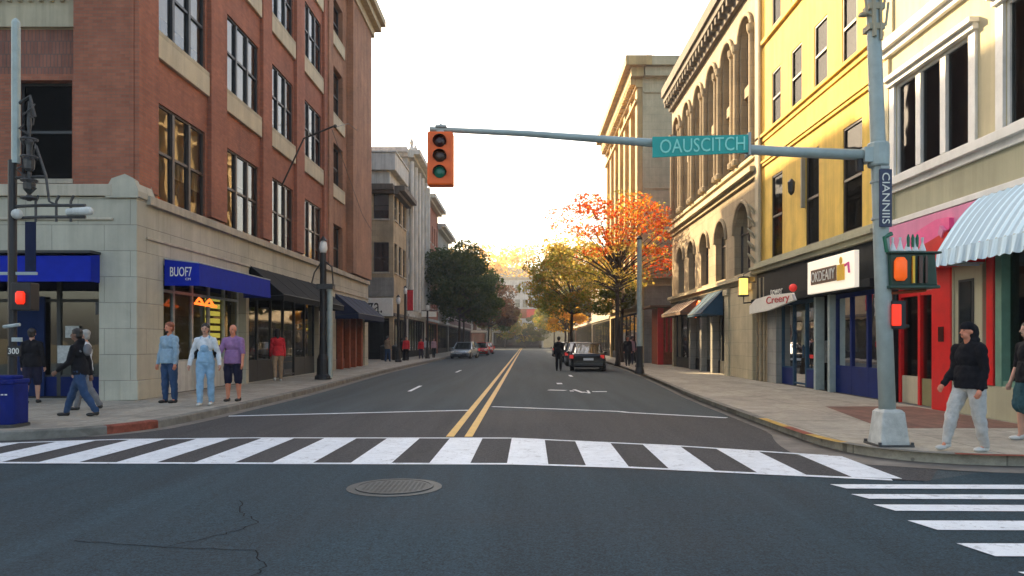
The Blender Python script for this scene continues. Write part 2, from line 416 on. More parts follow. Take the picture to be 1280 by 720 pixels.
def window(parent, F, a, b, c, d, rv=.2, lights=1, fmat='dark_frame', pane='glass', rail=.5, blind=0., bmat='blind', fr=.06, mul=.1, sill=None, arch=0, muntin=0):
    m = MB(); w0, w1 = -rv, -rv+.07
    fbox(m, F, a, a+fr, c, d, w0, w1); fbox(m, F, b-fr, b, c, d, w0, w1)
    fbox(m, F, a+fr, b-fr, c, c+fr, w0, w1); fbox(m, F, a+fr, b-fr, d-fr, d, w0, w1)
    L = (b-a)/lights
    for k in range(1, lights): fbox(m, F, a+L*k-mul/2, a+L*k+mul/2, c+fr, d-fr, w0, w1+.03)
    if rail:
        for k in range(lights):
            fbox(m, F, a+L*k+fr, a+L*(k+1)-fr, c+(d-c)*rail-.035, c+(d-c)*rail+.035, w0+.005, w1+.01)
            for q in range(1, muntin+1):
                fbox(m, F, a+L*k+L*q/(muntin+1)-.015, a+L*k+L*q/(muntin+1)+.015, c+fr, d-fr, w0+.01, w1-.01)
    o = m.build('window', fmat, parent)
    p = MB(); w = -rv+.03; p.quad(F.pt(a+.02, c+.02, w), F.pt(b-.02, c+.02, w), F.pt(b-.02, d-.02, w), F.pt(a+.02, d-.02, w)); p.build('pane', pane, o)
    if blind:
        q = MB()
        for k in range(lights):
            bb = min(.95, max(.1, blind+rnd.uniform(-.2, .2)))
            w = -rv-.05; z = d-(d-c)*bb
            q.quad(F.pt(a+L*k+.06, z, w), F.pt(a+L*(k+1)-.06, z, w), F.pt(a+L*(k+1)-.06, d, w), F.pt(a+L*k+.06, d, w))
        q.build('blind', bmat, o)
    if sill:
        s = MB(); fbox(s, F, a-.08, b+.08, c-.12, c, -rv+.02, .1); s.build('sill', sill, o, .008)
    return o
def text(s, parent, mat, org, ux, uz, w, h, ext=.01, name='lettering'):
    cu = bpy.data.curves.new('t', 'FONT'); cu.body = s; cu.extrude = .5; cu.resolution_u = 3
    ob = bpy.data.objects.new('t', cu); COL.objects.link(ob)
    dg = bpy.context.evaluated_depsgraph_get(); me = bpy.data.meshes.new_from_object(ob.evaluated_get(dg))
    bpy.data.objects.remove(ob)
    xs = [v.co.x for v in me.vertices]; ys = [v.co.y for v in me.vertices]
    x0, x1, y0, y1 = min(xs), max(xs), min(ys), max(ys)
    ux, uz = Vector(ux), Vector(uz); n = ux.cross(uz)
    for v in me.vertices:
        c = v.co.copy()
        v.co = Vector(org)+ux*((c.x-x0)/(x1-x0)*w)+uz*((c.y-y0)/(y1-y0)*h)+n*(c.z*ext)
    me.name = name; me.materials.clear(); me.materials.append(MATS[mat])
    return link(name, me, parent)

# ------------------------------------------------------------------ camera and light
cam = bpy.data.cameras.new('camera'); co = bpy.data.objects.new('camera', cam); COL.objects.link(co)
co.location = (0, 0, 1.55); co.rotation_euler = (R(90), 0, 0)
cam.sensor_width = 36; cam.lens = 950/1280*36; cam.shift_x = -15/1280; cam.shift_y = 67/1280; cam.clip_end = 3000; cam.clip_start = .1
SC.camera = co
AZ, EL = R(38), R(27)     # sun: ahead and to the left of the street axis
sd = Vector((-math.sin(AZ)*math.cos(EL), math.cos(AZ)*math.cos(EL), math.sin(EL)))
sl = bpy.data.lights.new('sun', 'SUN'); so = bpy.data.objects.new('sun', sl); COL.objects.link(so)
so.rotation_euler = (-sd).to_track_quat('-Z', 'Y').to_euler(); so.location = (-40, 60, 60)
sl.energy = 5.0; sl.angle = R(.5); sl.color = (1., .74, .42)
w = bpy.data.worlds.new('World'); SC.world = w; w.use_nodes = True; nt = w.node_tree
sk = nt.nodes.new('ShaderNodeTexSky'); sk.sky_type = 'NISHITA'; sk.sun_disc = False
sk.sun_elevation = EL; sk.sun_rotation = -AZ; sk.altitude = 50; sk.air_density = 1.; sk.dust_density = 4.; sk.ozone_density = 1.
tn = _mix(nt, 1., sk.outputs[0], (1., .95, .86), 'MULTIPLY'); nt.links.new(tn, nt.nodes['Background'].inputs[0]); nt.nodes['Background'].inputs[1].default_value = .15
SC.view_settings.view_transform = 'Standard'; SC.view_settings.look = 'None'; SC.view_settings.gamma = 1
SC.view_settings.exposure = 1.75
SC.cycles.use_denoising = True
SC.cycles.max_bounces = 8; SC.cycles.transparent_max_bounces = 16; SC.cycles.sample_clamp_indirect = 6
SC.cycles.caustics_reflective = False; SC.cycles.caustics_refractive = False

# ------------------------------------------------------------------ ground
g = MB(); g.quad((-1500, -1500, -.03), (1500, -1500, -.03), (1500, 1500, -.03), (-1500, 1500, -.03)); struct(g.build('ground', 'dirt'))
CL = [(-60, 11.65), (-14, 11.65), (-9.2, 11.7), (-8.1, 11.85), (-7.3, 12.25), (-6.75, 12.9), (-6.45, 14.), (-6.4, 19), (-6.4, 23), (-6.85, 34), (-7.0, 45), (-7.1, 60), (-7.1, 190)]
CR = [(6.1, 190), (6.1, 60), (5.7, 40), (4.9, 25), (4.62, 21), (4.46, 15), (4.38, 12), (4.40, 11.2), (4.52, 10.5), (4.82, 9.95), (5.3, 9.6), (6.1, 9.38), (9, 9.3), (60, 9.3)]
def smooth_line(P, it=2):
    for _ in range(it):
        Q = [P[0]]
        for a, b in zip(P, P[1:]):
            Q += [(a[0]*.75+b[0]*.25, a[1]*.75+b[1]*.25), (a[0]*.25+b[0]*.75, a[1]*.25+b[1]*.75)]
        Q.append(P[-1]); P = Q
    return P
CLs, CRs = smooth_line(CL), smooth_line(CR)
rd = MB(); rd.prism([(-7.6, 9.5), (5.5, 8.4), (7, 9.3), (6.4, 190), (-7.6, 190)], -.02, 0); struct(rd.build('road', 'asphalt_old'))
it = MB(); it.quad((-60, -12, 0), (60, -12, 0), (60, 9.8, 0), (-60, 12.2, 0)); 
it = MB(); it.add([(-60, -14, .004), (60, -14, .004), (60, 9.9, .004), (7, 9.9, .004), (4.4, 8.4, .004), (2.65, 8.82, .004), (-.15, 9.53, .004), (-6.6, 9.62, .004), (-9, 12, .004), (-60, 12, .004)], [tuple(range(10))])
struct(it.build('intersection', 'asphalt_new'))
ca = MB(); ca.add([(-6.9, 9.6, .004), (-.15, 9.54, .004), (2.65, 8.83, .004), (4.5, 8.42, .004), (5.4, 9.8, .004), (4.6, 15.2, .004), (2.3, 16.4, .004), (-1., 17.2, .004), (-6.7, 15.6, .004), (-9, 12, .004)], [tuple(range(10))])
struct(ca.build('crossing_asphalt', 'asphalt_cross'))
def side(P, back, name):
    m = MB(); poly = [(x, y) for x, y in P]+back; m.prism(poly, -.02, .147); return struct(m.build(name, 'sidewalk'))
side(CLs, [(-60, 190)], 'sidewalk_left'); side(CRs[::-1], [(60, 190)][::1], 'sidewalk_right')
def curb(P, sgn, pick, name, mats):
    m = MB()
    nrm = []
    for i in range(len(P)):
        a = Vector(P[max(i-1, 0)]); b = Vector(P[min(i+1, len(P)-1)]); t = (b-a).normalized(); nrm.append(Vector((t.y, -t.x))*sgn)
    for i in range(len(P)-1):
        mi = pick((P[i][0]+P[i+1][0])/2, (P[i][1]+P[i+1][1])/2); m.cur = mi
        p, q = Vector(P[i]), Vector(P[i+1]); n0, n1 = nrm[i], nrm[i+1]
        prof = [(.03, -.01), (.022, .13), (.0, .152), (-.15, .152)]
        for (o0, z0), (o1, z1) in zip(prof, prof[1:]):
            m.quad((*(p+n0*o0), z0), (*(q+n1*o0), z0), (*(q+n1*o1), z1), (*(p+n0*o1), z1))
    return struct(m.build(name, mats))
def dens(P, L=.5, lim=40):
    Q = []
    for a, b in zip(P, P[1:]):
        d = (Vector(b)-Vector(a)).length; n = max(1, int(d/L)) if abs(a[0]) < 14 and a[1] < lim else 1
        Q += [(a[0]+(b[0]-a[0])*k/n, a[1]+(b[1]-a[1])*k/n) for k in range(n)]
    return Q+[P[-1]]
curb(dens(CLs), 1, lambda x, y: 1 if (12.6 < y < 13.5) and x > -8 else 0, 'curb_left', ['curb', 'curb_red', 'curb_yellow'])
curb(dens(CRs), -1, lambda x, y: (2 if 12.3 < y < 14.2 or 10.6 < y < 11.5 else (1 if (x > 5.45 and y < 9.8) or 11.5 < y < 12.3 else 0)), 'curb_right', ['curb', 'curb_red', 'curb_yellow'])
gt = MB(); 
for a, b in zip(CRs, CRs[1:]):
    if a[1] > 60: continue
    def off(p):
        y = p[1]; ww = .32 + .75*max(0, 1-abs(y-10.6)/2.2)
        if p[0] > 5.2 and y < 9.8: return (p[0], p[1]-.35-.25*max(0, 1-(p[0]-5.2)/3))
        return (p[0]-ww*.75, y-ww*.45*max(0, 1-abs(y-10)/2))
    o0, o1 = off(a), off(b); gt.quad((*a, .008), (*b, .008), (*o1, .008), (*o0, .008))
struct(gt.build('gutter', 'gutter'))
gl = MB()
for a, b in zip(CLs, CLs[1:]):
    if b[1] > 60 or a[1] < 12.3: continue
    gl.quad((*a, .008), (*b, .008), (b[0]+.3, b[1], .008), (a[0]+.3, a[1], .008))
struct(gl.build('gutter', 'gutter'))
bp = MB(); bp.quad((5.8, 12.3, .151), (8.4, 12.3, .151), (8.4, 16.4, .151), (6.5, 16.4, .151)); struct(bp.build('brick_paving', 'sidewalk_brick'))
# markings
Z = .012
def line(m, P, wd):
    P = [Vector(p) for p in P]
    for a, b in zip(P, P[1:]):
        t = (b-a).normalized(); n = Vector((-t.y, t.x))*wd/2
        m.quad((*(a-n), Z), (*(b-n), Z), (*(b+n), Z), (*(a+n), Z))
NEAR = [(-11, 9.75), (-6.6, 9.66), (-.15, 9.57), (1.3, 9.3), (2.65, 8.9), (4.1, 8.47)]
FAR = [(-9.6, 11.3), (-7.9, 11.5), (-6.4, 11.95), (-4.3, 12.15), (-.2, 12.12), (2.2, 11.25), (4.1, 10.25)]
def yat(P, x):
    for a, b in zip(P, P[1:]):
        if a[0] <= x <= b[0]: return a[1]+(b[1]-a[1])*(x-a[0])/(b[0]-a[0])
    return P[-1][1] if x > P[-1][0] else P[0][1]
cw = MB()
line(cw, NEAR, .11); Z = .0125; line(cw, FAR, .10); Z = .012
for k in range(-9, 6):
    x = -.94+k*(1.0 if k < 0 else .985)
    pts = []
    for xx in (x-.26, x+.26): pts.append((xx, yat(NEAR, xx)+.056))
    for xx in (x+.28, x-.24): pts.append((xx, yat(FAR, xx)-.051))
    cw.add([(*p, Z) for p in pts], [(0, 1, 2, 3)])
o = cw.build('crosswalk_marking', 'paint_white'); struct(o)
c2 = MB()
for y0, y1 in ((7.96, 8.2), (7.44, 7.67), (6.91, 7.18), (6.21, 6.54), (5.45, 5.8), (4.75, 5.08), (4.0, 4.35), (3.2, 3.55)):
    c2.add([(3.30, y1, Z), (3.36+.02, y0, Z), (6.6, y0-.05, Z), (6.6, y1-.05, Z)], [(0, 1, 2, 3)])
struct(c2.build('crosswalk_marking', 'paint_white'))
sl_ = MB(); line(sl_, [(-6.1, 15.7), (-1.25, 17.05)], .16); line(sl_, [(-.75, 18.0), (2.1, 16.75), (2.26, 16.5), (4.1, 15.35)], .15); struct(sl_.build('stop_line', 'paint_white'))
yl = MB(); line(yl, [(-1.20, 12.3), (-1.15, 30), (-.75, 190)], .13); line(yl, [(-.90, 12.3), (-.85, 30), (-.45, 190)], .13); struct(yl.build('centre_line', 'paint_yellow'))
ds = MB(); line(ds, [(-3.55, 23.5), (-3.6, 26.5)], .12); line(ds, [(-3.4, 38), (-3.4, 41)], .12); line(ds, [(1.3, 27.5), (1.3, 28.3)], .2); line(ds, [(2.1, 33.4), (2.1, 35)], .14)
struct(ds.build('lane_dash', 'paint_white'))
sy = MB(); line(sy, [(.78, 24.2), (1.32, 23.95)], .3); line(sy, [(2.1, 23.4), (2.55, 23.4)], .3); line(sy, [(1.48, 23.9), (1.5, 23.5)], .12)
Z = .0122
line(sy, [(1.6, 24.4), (1.78, 22.9)], .12); line(sy, [(1.82, 23.3), (1.95, 22.6), (2.0, 23.9)], .07); struct(sy.build('lane_symbol', 'paint_white')); Z = .012
# sealed cracks
tr_ = MB(); Z = .0075
def crackline(P, wd):
    Q = []
    for a, b in zip(P, P[1:]):
        for k in range(6):
            t = k/6; Q.append((a[0]+(b[0]-a[0])*t+rnd.uniform(-.035, .035), a[1]+(b[1]-a[1])*t+rnd.uniform(-.03, .03)))
    Q.append(P[-1]); line(tr_, Q, wd)
crackline([(-2.75, 7.4), (-2.5, 6.8), (-2.25, 6.45), (-2.4, 6.1), (-2.7, 5.7)], .010)
crackline([(-3.5, 5.9), (-2.7, 5.7), (-2.0, 5.6), (-1.75, 5.25), (-1.8, 4.95)], .009)
struct(tr_.build('road_crack', 'tar')); Z = .012
mh = MB(); cx, cy = -1.37, 8.05
mh.lathe((cx, cy, .004), [(.50, .0), (.50, .006), (.415, .009), (.415, .002)], 32); o = mh.build('manhole_frame', 'lid_iron')
t = thing('manhole_cover', 'round iron manhole cover set in the dark asphalt before the crosswalk', 'manhole cover', (cx, cy, 0)); attach(o, t)
mh = MB(); mh.lathe((cx, cy, .006), [(.41, .0), (.41, .016), (.385, .016), (.385, .012), (.001, .012)], 32)
for i in range(-7, 8):
    for j in range(-7, 8):
        if i*i+j*j < 48: mh.box(cx+i*.05-.015, cx+i*.05+.015, cy+j*.05-.015, cy+j*.05+.015, .0186, .0205)
mh.build('lid', 'lid_iron', t)

# ------------------------------------------------------------------ left brick corner building
A = thing('brick_building', 'large red brick corner building with pale stone base and blue awnings', 'building', (-20, 32, .15))
FS = Face('y', -9.4, 1)          # street side
FF = Face('x', 18.3, -1)         # side facing the viewer (corner pier)
FR = Face('x', 18.75, -1)        # recessed front wall
BZ = 5.0
bays = [(19.45, 22.4), (23.9, 26.9), (28.15, 30.9), (32.3, 35.2), (37.0, 39.6)]
fl = [(5.1, 7.7), (9.5, 11.95), (13.75, 16.2), (17.55, 19.4)]
ops = [(a, b, c, d) for a, b in bays[:4] for c, d in fl]
m = MB(); wall(m, FS, 18.3, 35.9, BZ, 20.2, ops, .12); 
wall(m, FF, -10.85, -9.4, BZ, 20.2, [], .2); m.quad((-10.85, 18.3, BZ), (-10.85, 18.75, BZ), (-10.85, 18.75, 20.2), (-10.85, 18.3, 20.2))
m.build('brick_wall', 'brick_red', A)
m = MB(); edges = [(18.32, 19.3), (22.55, 23.75), (27.05, 28.0), (31.05, 32.15), (35.35, 35.9)]
for a, b in edges: fbox(m, FS, a, b, BZ+.25, 19.75, .002, .13)
m.build('pilaster', 'brick_red', A, .01)
m = MB(); ops2 = [(37.0, 39.4, c, d) for c, d in ((5.2, 7.4), (9.3, 11.4), (12.8, 15.2), (16.8, 18.6))]
wall(m, FS, 35.9, 45.1, BZ, 20.2, ops2, .3); fbox(m, FS, 40.3, 45.1, BZ+.2, 19.75, .002, .35); fbox(m, FS, 35.92, 36.7, BZ+.2, 19.75, .002, .2)
m.build('tan_wall', 'brick_tan', A)
m = MB()
for a, b in bays[:4]:
    for lo, hi in ((8.8, 9.5), (13.05, 13.75), (16.85, 17.55)): fbox(m, FS, a-.1, b+.1, lo, hi-.12, .002, .10)
for a, b in ((37., 39.4),):
    for hi in (9.3, 12.8, 16.8): fbox(m, FS, a-.1, b+.1, hi-.65, hi-.12, .002, .1)
m.build('stone_panel', 'panel_cream', A, .01)
k = 0
for (a, b) in bays[:4]:
    for i, (c, d) in enumerate(fl):
        window(A, FS, a, b, c, d, .12, 3, 'bronze_frame' if i == 0 else 'dark_frame', 'glass', .52, [.5, .9, .6, .85, .35, .95, .55][k % 7], 'blind', .06, .13, 'trim_cream'); k += 1  # blinds drawn low and pale to imitate reflected sky
for a, b, c, d in ops2: window(A, FS, a, b, c, d, .3, 2, 'dark_frame', 'glass', .5, 0, 'blind', .07, .12, 'trim_cream')
m = MB()
wr = [(-12.55, -11.15), (-15.6, -14.1), (-18.6, -17.1), (-21.6, -20.1)]
opr = [(a, b, c, d) for a, b in wr for c, d in ((5.55, 8.0), (10.6, 13.), (15., 17.4))]
wall(m, FR, -32, -10.85, 5.2, 8.15, [o for o in opr if o[2] < 6], .3); m.build('brick_wall', 'brick_red', A)
m = MB(); wall(m, FR, -32, -10.85, 8.15, 9.25, [], .3); m.build('soldier_course', 'brick_soldier', A)
m = MB(); wall(m, FR, -32, -10.85, 9.25, 10.3, [], .3); fbox(m, FR, -32, -10.85, 9.28, 10.0, .002, .10); fbox(m, FR, -32, -10.85, 10.0, 10.12, .002, .22); fbox(m, FR, -32, -10.85, 10.12, 10.3, .002, .34)
for i in range(80): fbox(m, FR, -31.9+i*.26, -31.8+i*.26, 9.88, 9.99, .1, .19)
m.build('stone_band', 'trim_cream', A)
m = MB(); wall(m, FR, -32, -10.85, 10.3, 20.2, [o for o in opr if o[2] > 9], .3); m.build('brick_wall', 'brick_red', A)
for a, b, c, d in opr: window(A, FR, a, b, c, d, .3, 1, 'dark_frame', 'glass_dark', .5, 0, 'blind', .06, .1, 'stone_trim')
# stone base
m = MB()
FSb = Face('y', -9.25, 1); FFb = Face('x', 18.15, -1)
sh = [(19.5, 25.3, .0, 3.7), (25.55, 34.3, .15, 4.1), (34.95, 36.6, .15, 3.4), (37.4, 44.2, .15, 3.7)]
wall(m, FSb, 18.15, 45.1, .1, BZ, sh, .5); wall(m, FFb, -32, -9.25, .1, BZ, [(-31, -10.15, .1, 3.6)], 1.2)
m.quad((-9.25, 18.15, BZ), (-9.25, 45.1, BZ), (-9.45, 45.1, BZ+.06), (-9.45, 18.15, BZ+.06)); m.quad((-32, 18.15, BZ), (-9.25, 18.15, BZ), (-9.25, 18.8, BZ+.1), (-32, 18.8, BZ+.1))
m.build('stone_base', 'stone_base', A)
m = MB(); fbox(m, FSb, 18.6, 45.1, BZ-.10, BZ+.12, .002, .12); fbox(m, FSb, 18.6, 45.1, BZ-.95, BZ-.88, .002, .04)
fbox(m, FFb, -32, -9.8, BZ-.55, BZ-.49, .002, .05); fbox(m, FFb, -32, -9.8, BZ+.02, BZ+.3, -.3, .08)
m.build('stone_string_course', 'stone_trim', A, .015)
m = MB(); poly = [(-9.95, 5.0), (-9.95, 5.15), (-9.8, 5.42), (-9.5, 5.52), (-9.3, 5.42), (-9.2, 5.15), (-9.2, 5.0)]
m.add([(x, 18.08, z) for x, z in poly]+[(x, 18.9, z) for x, z in poly], [tuple(range(7)), tuple(range(13, 6, -1))]+[(i, (i+1) % 7, 7+(i+1) % 7, 7+i) for i in range(7)])
m.box(-9.62, -9.19, 18.09, 18.55, .15, .62); m.build('corner_block', 'stone_base', A, .02)
m = MB(); fbox(m, FS, 18.3, 45.6, 19.75, 20.2, .002, .45); fbox(m, FS, 18.0, 45.9, 20.2, 20.55, -.5, .8); fbox(m, FS, 17.9, 46., 20.55, 20.95, -.5, 1.05)
m.box(-32, -9.45, 17.9, 18.8, 20.2, 20.95); m.build('cornice', 'trim_cream', A, .02)
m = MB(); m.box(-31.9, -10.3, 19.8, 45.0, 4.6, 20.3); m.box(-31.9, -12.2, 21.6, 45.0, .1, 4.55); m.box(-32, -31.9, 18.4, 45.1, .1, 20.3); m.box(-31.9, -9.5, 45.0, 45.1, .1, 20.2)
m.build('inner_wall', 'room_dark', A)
m = MB(); m.box(-31.9, -9.5, 18.9, 45., 20.05, 20.15); m.build('roof', 'roof_felt', A)
m = MB(); m.box(-31.9, -9.5, 18.9, 45., 4.3, 4.35); m.box(-31.9, -9.5, 18.9, 45., .12, .16); m.build('shop_floor', 'shop_interior', A)
# shopfront 1 (blinds, grey mullions)
def shopfront(parent, F, a, b, c, d, n, fmat, rv=.35, kick=.45, pane='glass_clear', kmat=None, transom=.0, name='shop_window', door=None):
    m = MB(); L = (b-a)/n; w0, w1 = -rv, -rv+.09
    fbox(m, F, a, b, d-.12, d, w0, w1)
    for k in range(n+1): fbox(m, F, max(a, a+L*k-.05), min(b, a+L*k+.05), c, d-.12, w0, w1)
    if transom: fbox(m, F, a, b, transom-.04, transom+.04, w0+.01, w1-.01)
    for k in range(n):
        h = .12 if k == door else kick
        fbox(m, F, a+L*k+.05, a+L*(k+1)-.05, c+h-.05, c+h, w0, w1-.01)
        if k == door: fbox(m, F, a+L*k+.1, a+L*k+.13, c+.9, c+1.3, w1, w1+.05)
    o = m.build(name, fmat, parent, .006)
    p = MB(); w = -rv+.04; p.quad(F.pt(a, c, w), F.pt(b, c, w), F.pt(b, d, w), F.pt(a, d, w)); p.build('pane', pane, o)
    q = MB()
    for k in range(n):
        if k != door: fbox(q, F, a+L*k+.05, a+L*(k+1)-.05, c, c+kick-.05, w0+.06, w1-.005)
    if q.v: q.build('kick_panel', kmat or fmat, o)
    return o
s1 = shopfront(A, FSb, 19.5, 25.3, .15, 3.7, 5, 'galv_pale', .35, .9, kmat='white_wall', transom=2.9)
m = MB(); fbox(m, FSb, 19.6, 25.2, 1.05, 3.1, -.6, -.58); m.build('blind', 'blind_olive', s1)
m = MB(); fbox(m, FSb, 23.4, 24.5, 1.3, 2.9, -.57, -.55); m.build('lit_display', 'glow_yellow', s1)
m = MB()
for i in range(7): fbox(m, FSb, 23.35, 24.55, 1.36+i*.23, 1.44+i*.23, -.545, -.53)
m.build('shelf', 'wood_brown', s1)
m = MB(); m.tube([FSb.pt(20.9+i*.14, 2.66+.09*math.sin(i*1.3), .25) for i in range(9)], .035, 6); m.tube([FSb.pt(20.8, 2.6, .25), FSb.pt(22.2, 2.57, .25)], .04, 6); m.build('neon_sign', 'neon_orange', s1)
s2 = shopfront(A, FSb, 25.55, 34.3, .15, 3.3, 6, 'dark_frame', .3, .75, 'glass', door=3)
m = MB()
for i in range(14):
    u = 26+i*.55; fbox(m, FSb, u, u+.3, .9, .9+rnd.uniform(.4, 1.3), -1.1-rnd.random()*.5, -.9)
m.build('window_display', 'poster', s2)
m = MB(); fbox(m, FSb, 26.0, 26.5, 2.8, 2.86, -.8, -.6); fbox(m, FSb, 29, 29.5, 2.8, 2.86, -.8, -.6); m.build('lamp', 'lamp_white', s2)
s3 = shopfront(A, FSb, 34.95, 36.6, .15, 3.4, 1, 'galv_pale', .3, 1.1, kmat='white_wall')
m = MB()
for i in range(9): fbox(m, FSb, 35.05+rnd.random(), 35.35+rnd.random(), 1.4+i*.17, 1.5+i*.17, -.8, -.7)
m.build('lit_display', 'glow_yellow', s3)
s4 = shopfront(A, FSb, 37.4, 44.2, .15, 3.7, 4, 'wood_brown', .35, .5, 'glass', 'rust')
m = MB()
for u in (38.4, 40.0, 41.4, 43.): fbox(m, FSb, u, u+.35, .15, 3.2, -.2, .06)
m.build('timber_post', 'rust', A, .01)
# front recessed entrance
FE = Face('x', 19.4, -1)
s5 = shopfront(A, FE, -31, -10.15, .1, 3.6, 12, 'dark_frame', .1, .6, 'glass', 'blue_paint', 2.6)
m = MB(); fbox(m, FE, -12.9, -12.2, .12, 2.7, .02, .08); m.build('door', 'blue_door', A, .01)
m = MB(); fbox(m, FE, -11.9, -11.3, 1.0, 1.45, .0, .02); fbox(m, FE, -11.7, -11.35, 1.65, 1.95, .0, .02); m.build('poster', 'poster', A)
m = MB(); m.box(-10.35, -10.05, 18.35, 18.75, 2.2, 2.5); m.build('wall_lamp', 'dark_frame', A)
# awnings: parts of the building
m = MB(); m.add([(-9.2, 19.45, 3.66), (-8.32, 19.45, 3.56), (-8.3, 19.45, 2.98), (-9.2, 19.45, 2.98), (-9.2, 24.9, 3.66), (-8.32, 24.9, 3.56), (-8.3, 24.9, 2.98), (-9.2, 24.9, 2.98)],
      [(0, 1, 2, 3), (7, 6, 5, 4), (0, 4, 5, 1), (1, 5, 6, 2)])
aw = m.build('blue_awning', 'blue_canvas', A)
text('BUOF7', aw, 'sign_white', (-9.05, 19.435, 3.22), (1, 0, 0), (0, 0, 1), .55, .24)
text('CM', aw, 'sign_white', (-8.66, 19.435, 3.12), (1, 0, 0), (0, 0, 1), .13, .06)
m = MB(); m.tube([(-9.2, 19.44, 3.67), (-8.32, 19.44, 3.57), (-8.32, 24.9, 3.57)], .018, 6); m.build('frame', 'galv_pale', aw)
m = MB(); m.add([(-31, 18.13, 3.62), (-10.12, 18.13, 3.62), (-10.12, 17.75, 3.55), (-31, 17.75, 3.55), (-31, 17.72, 2.95), (-10.1, 17.72, 2.95), (-10.12, 18.13, 2.95)],
      [(0, 1, 2, 3), (3, 2, 5, 4), (1, 6, 5, 2)]); aw = m.build('blue_awning', 'blue_canvas', A)
m = MB(); m.box(-31, -10.1, 17.7, 18.14, 3.62, 3.68); m.build('frame', 'dark_frame', aw)
def slope_awning(parent, x0, x1, y0, y1, zt, zb, val, mat, name='awning', ribs=5, sgn=1):
    m = MB(); N = ribs*2
    m.quad((x0, y0, zt), (x0, y1, zt), (x1, y1, zb), (x1, y0, zb)); m.quad((x1, y0, zb), (x1, y1, zb), (x1, y1, zb-val), (x1, y0, zb-val))
    for y in (y0, y1): m.add([(x0, y, zt), (x1, y, zb), (x1, y, zb-val), (x0, y, zb-val)], [(0, 1, 2, 3)])
    o = m.build(name, mat, parent)
    f = MB()
    for k in range(ribs+1):
        y = y0+(y1-y0)*k/ribs; f.tube([(x0, y, zt+.004), (x1, y, zb+.004)], .014, 6); f.tube([(x0, y, zb-.1), (x1, y, zb-.03)], .014, 6)
    f.tube([(x1, y0, zb), (x1, y1, zb)], .016, 6); f.build('frame', 'dark_frame', o)
    return o
slope_awning(A, -9.24, -8.1, 25.6, 34.2, 4.12, 3.15, .22, 'black_canvas', 'black_awning')
slope_awning(A, -9.24, -8.1, 37.2, 44.0, 3.9, 2.95, .28, 'navy_canvas', 'navy_awning')
m = MB(); m.tube([(-9.4, 29.5, 7.6), (-8.4, 29.0, 9.3), (-7.1, 28.4, 9.6)], .035, 6); m.ball((-7.05, 28.4, 9.6), .07, 8, 6)
one(m.build('flagpole', 'iron'), 'thin bent iron flagpole arm sticking out from the brick facade', 'flagpole')
m = MB()
P = [(-9.3, 42.5, 13.6), (-8.9, 40.5, 12.8), (-8.9, 38.5, 12.6), (-7.1, 28.4, 9.55)]; m.tube(P, .015, 5); m.tube([(-9.0, 44.9, 8.1), (-8.95, 42, 8.6), (-7.2, 28.5, 9.5)], .012, 5)
one(m.build('cable', 'black_paint'), 'thin black cable strung along the brick facade to the flagpole', 'cable')

# unseen filler block behind the pavilion, added to shade the right facades
def plain_building(name, label, x0, x1, y0, y1, h, wmat, faces, floors, trim='stone_trim', cor=.5, wins=None, pmat='glass', shop='dark_shop', fmat='dark_frame', cmat=None, group=None, arch=0, shopz=3.6):
    B = thing(name, label, 'building', ((x0+x1)/2, (y0+y1)/2, .15), group)
    w_ = MB(); 
    P = {'S': ('x', y0, -1, x0, x1), 'N': ('x', y1, 1, x0, x1), 'E': ('y', x1, 1, y0, y1), 'W': ('y', x0, -1, y0, y1)}
    todo = []
    for k, (ax, p, s, a, b) in P.items():
        F = Face(ax, p, s)
        if k not in faces: wall(w_, F, a, b, .1, h, [], .1); continue
        n = faces[k]; L = (b-a)/n; ops = []
        ww = (wins or .45)*L
        for i in range(n):
            for (c, d) in floors: ops.append((a+L*(i+.5)-ww/2, a+L*(i+.5)+ww/2, c, d)+((1,) if arch else ()))
        sh_ = (a+.35, b-.35, .12, shopz)
        wall(w_, F, a, b, .1, h, ops+[sh_], .2)
        todo.append((F, ops, sh_, a, b, n))
    w_.build('wall', wmat, B)
    m = MB()
    for F, ops, sh_, a, b, n in todo:
        for o in ops: window(B, F, *o[:4], .2, 1, fmat, pmat, .5, rnd.choice([0, 0, .4, .6]), 'blind', .05, .08, trim)
        shopfront(B, F, *sh_, max(2, int((b-a)/1.6)), shop, .25, .6, 'glass')
        fbox(m, F, a, b, shopz+.15, shopz+.4, .002, .15)
        fbox(m, F, a-.1, b+.1, h-.5, h-.25, .002, cor*.5); fbox(m, F, a-.1, b+.1, h-.25, h+.15, .002, cor)
    m.build('cornice', cmat or trim, B)
    m = MB(); m.box(x0+1., x1-1., y0+1., y1-1., .1, h-.1); m.build('inner_wall', 'room_dark', B)
    m = MB(); m.box(x0+.05, x1-.05, y0+.05, y1-.05, h-.2, h-.05); m.build('roof', 'roof_felt', B)
    return B
plain_building('brick_building', 'unseen brick block added behind the tan end of the corner building to shade the right facades', -30, -12.9, 46.5, 59.5, 24.5, 'brick_dark', {'E': 5}, [(5, 7), (9, 11)])  # added out of view to block the sun coming through the gap
B = plain_building('stone_building', 'beige stone building with white parapet and a white shop sign at its corner', -26, -10.3, 60, 66.5, 13.7, 'stone_beige', {'S': 8, 'E': 3}, [(7.05, 9.4), (11.25, 13.35)], wins=.62, cor=.9, cmat='dark_cornice', shopz=3.4)
m = MB(); m.box(-26, -10.6, 60.1, 66.4, 14.0, 15.05); m.box(-26.3, -10.1, 59.7, 66.4, 15.05, 16.4); m.box(-26.4, -10.0, 59.6, 66.5, 16.4, 16.55); m.build('parapet', 'white_wall', B, .03)
m = MB(); m.box(-26, -10.25, 59.85, 60.0, 5.1, 6.6); m.build('fascia', 'stone_grey', B)
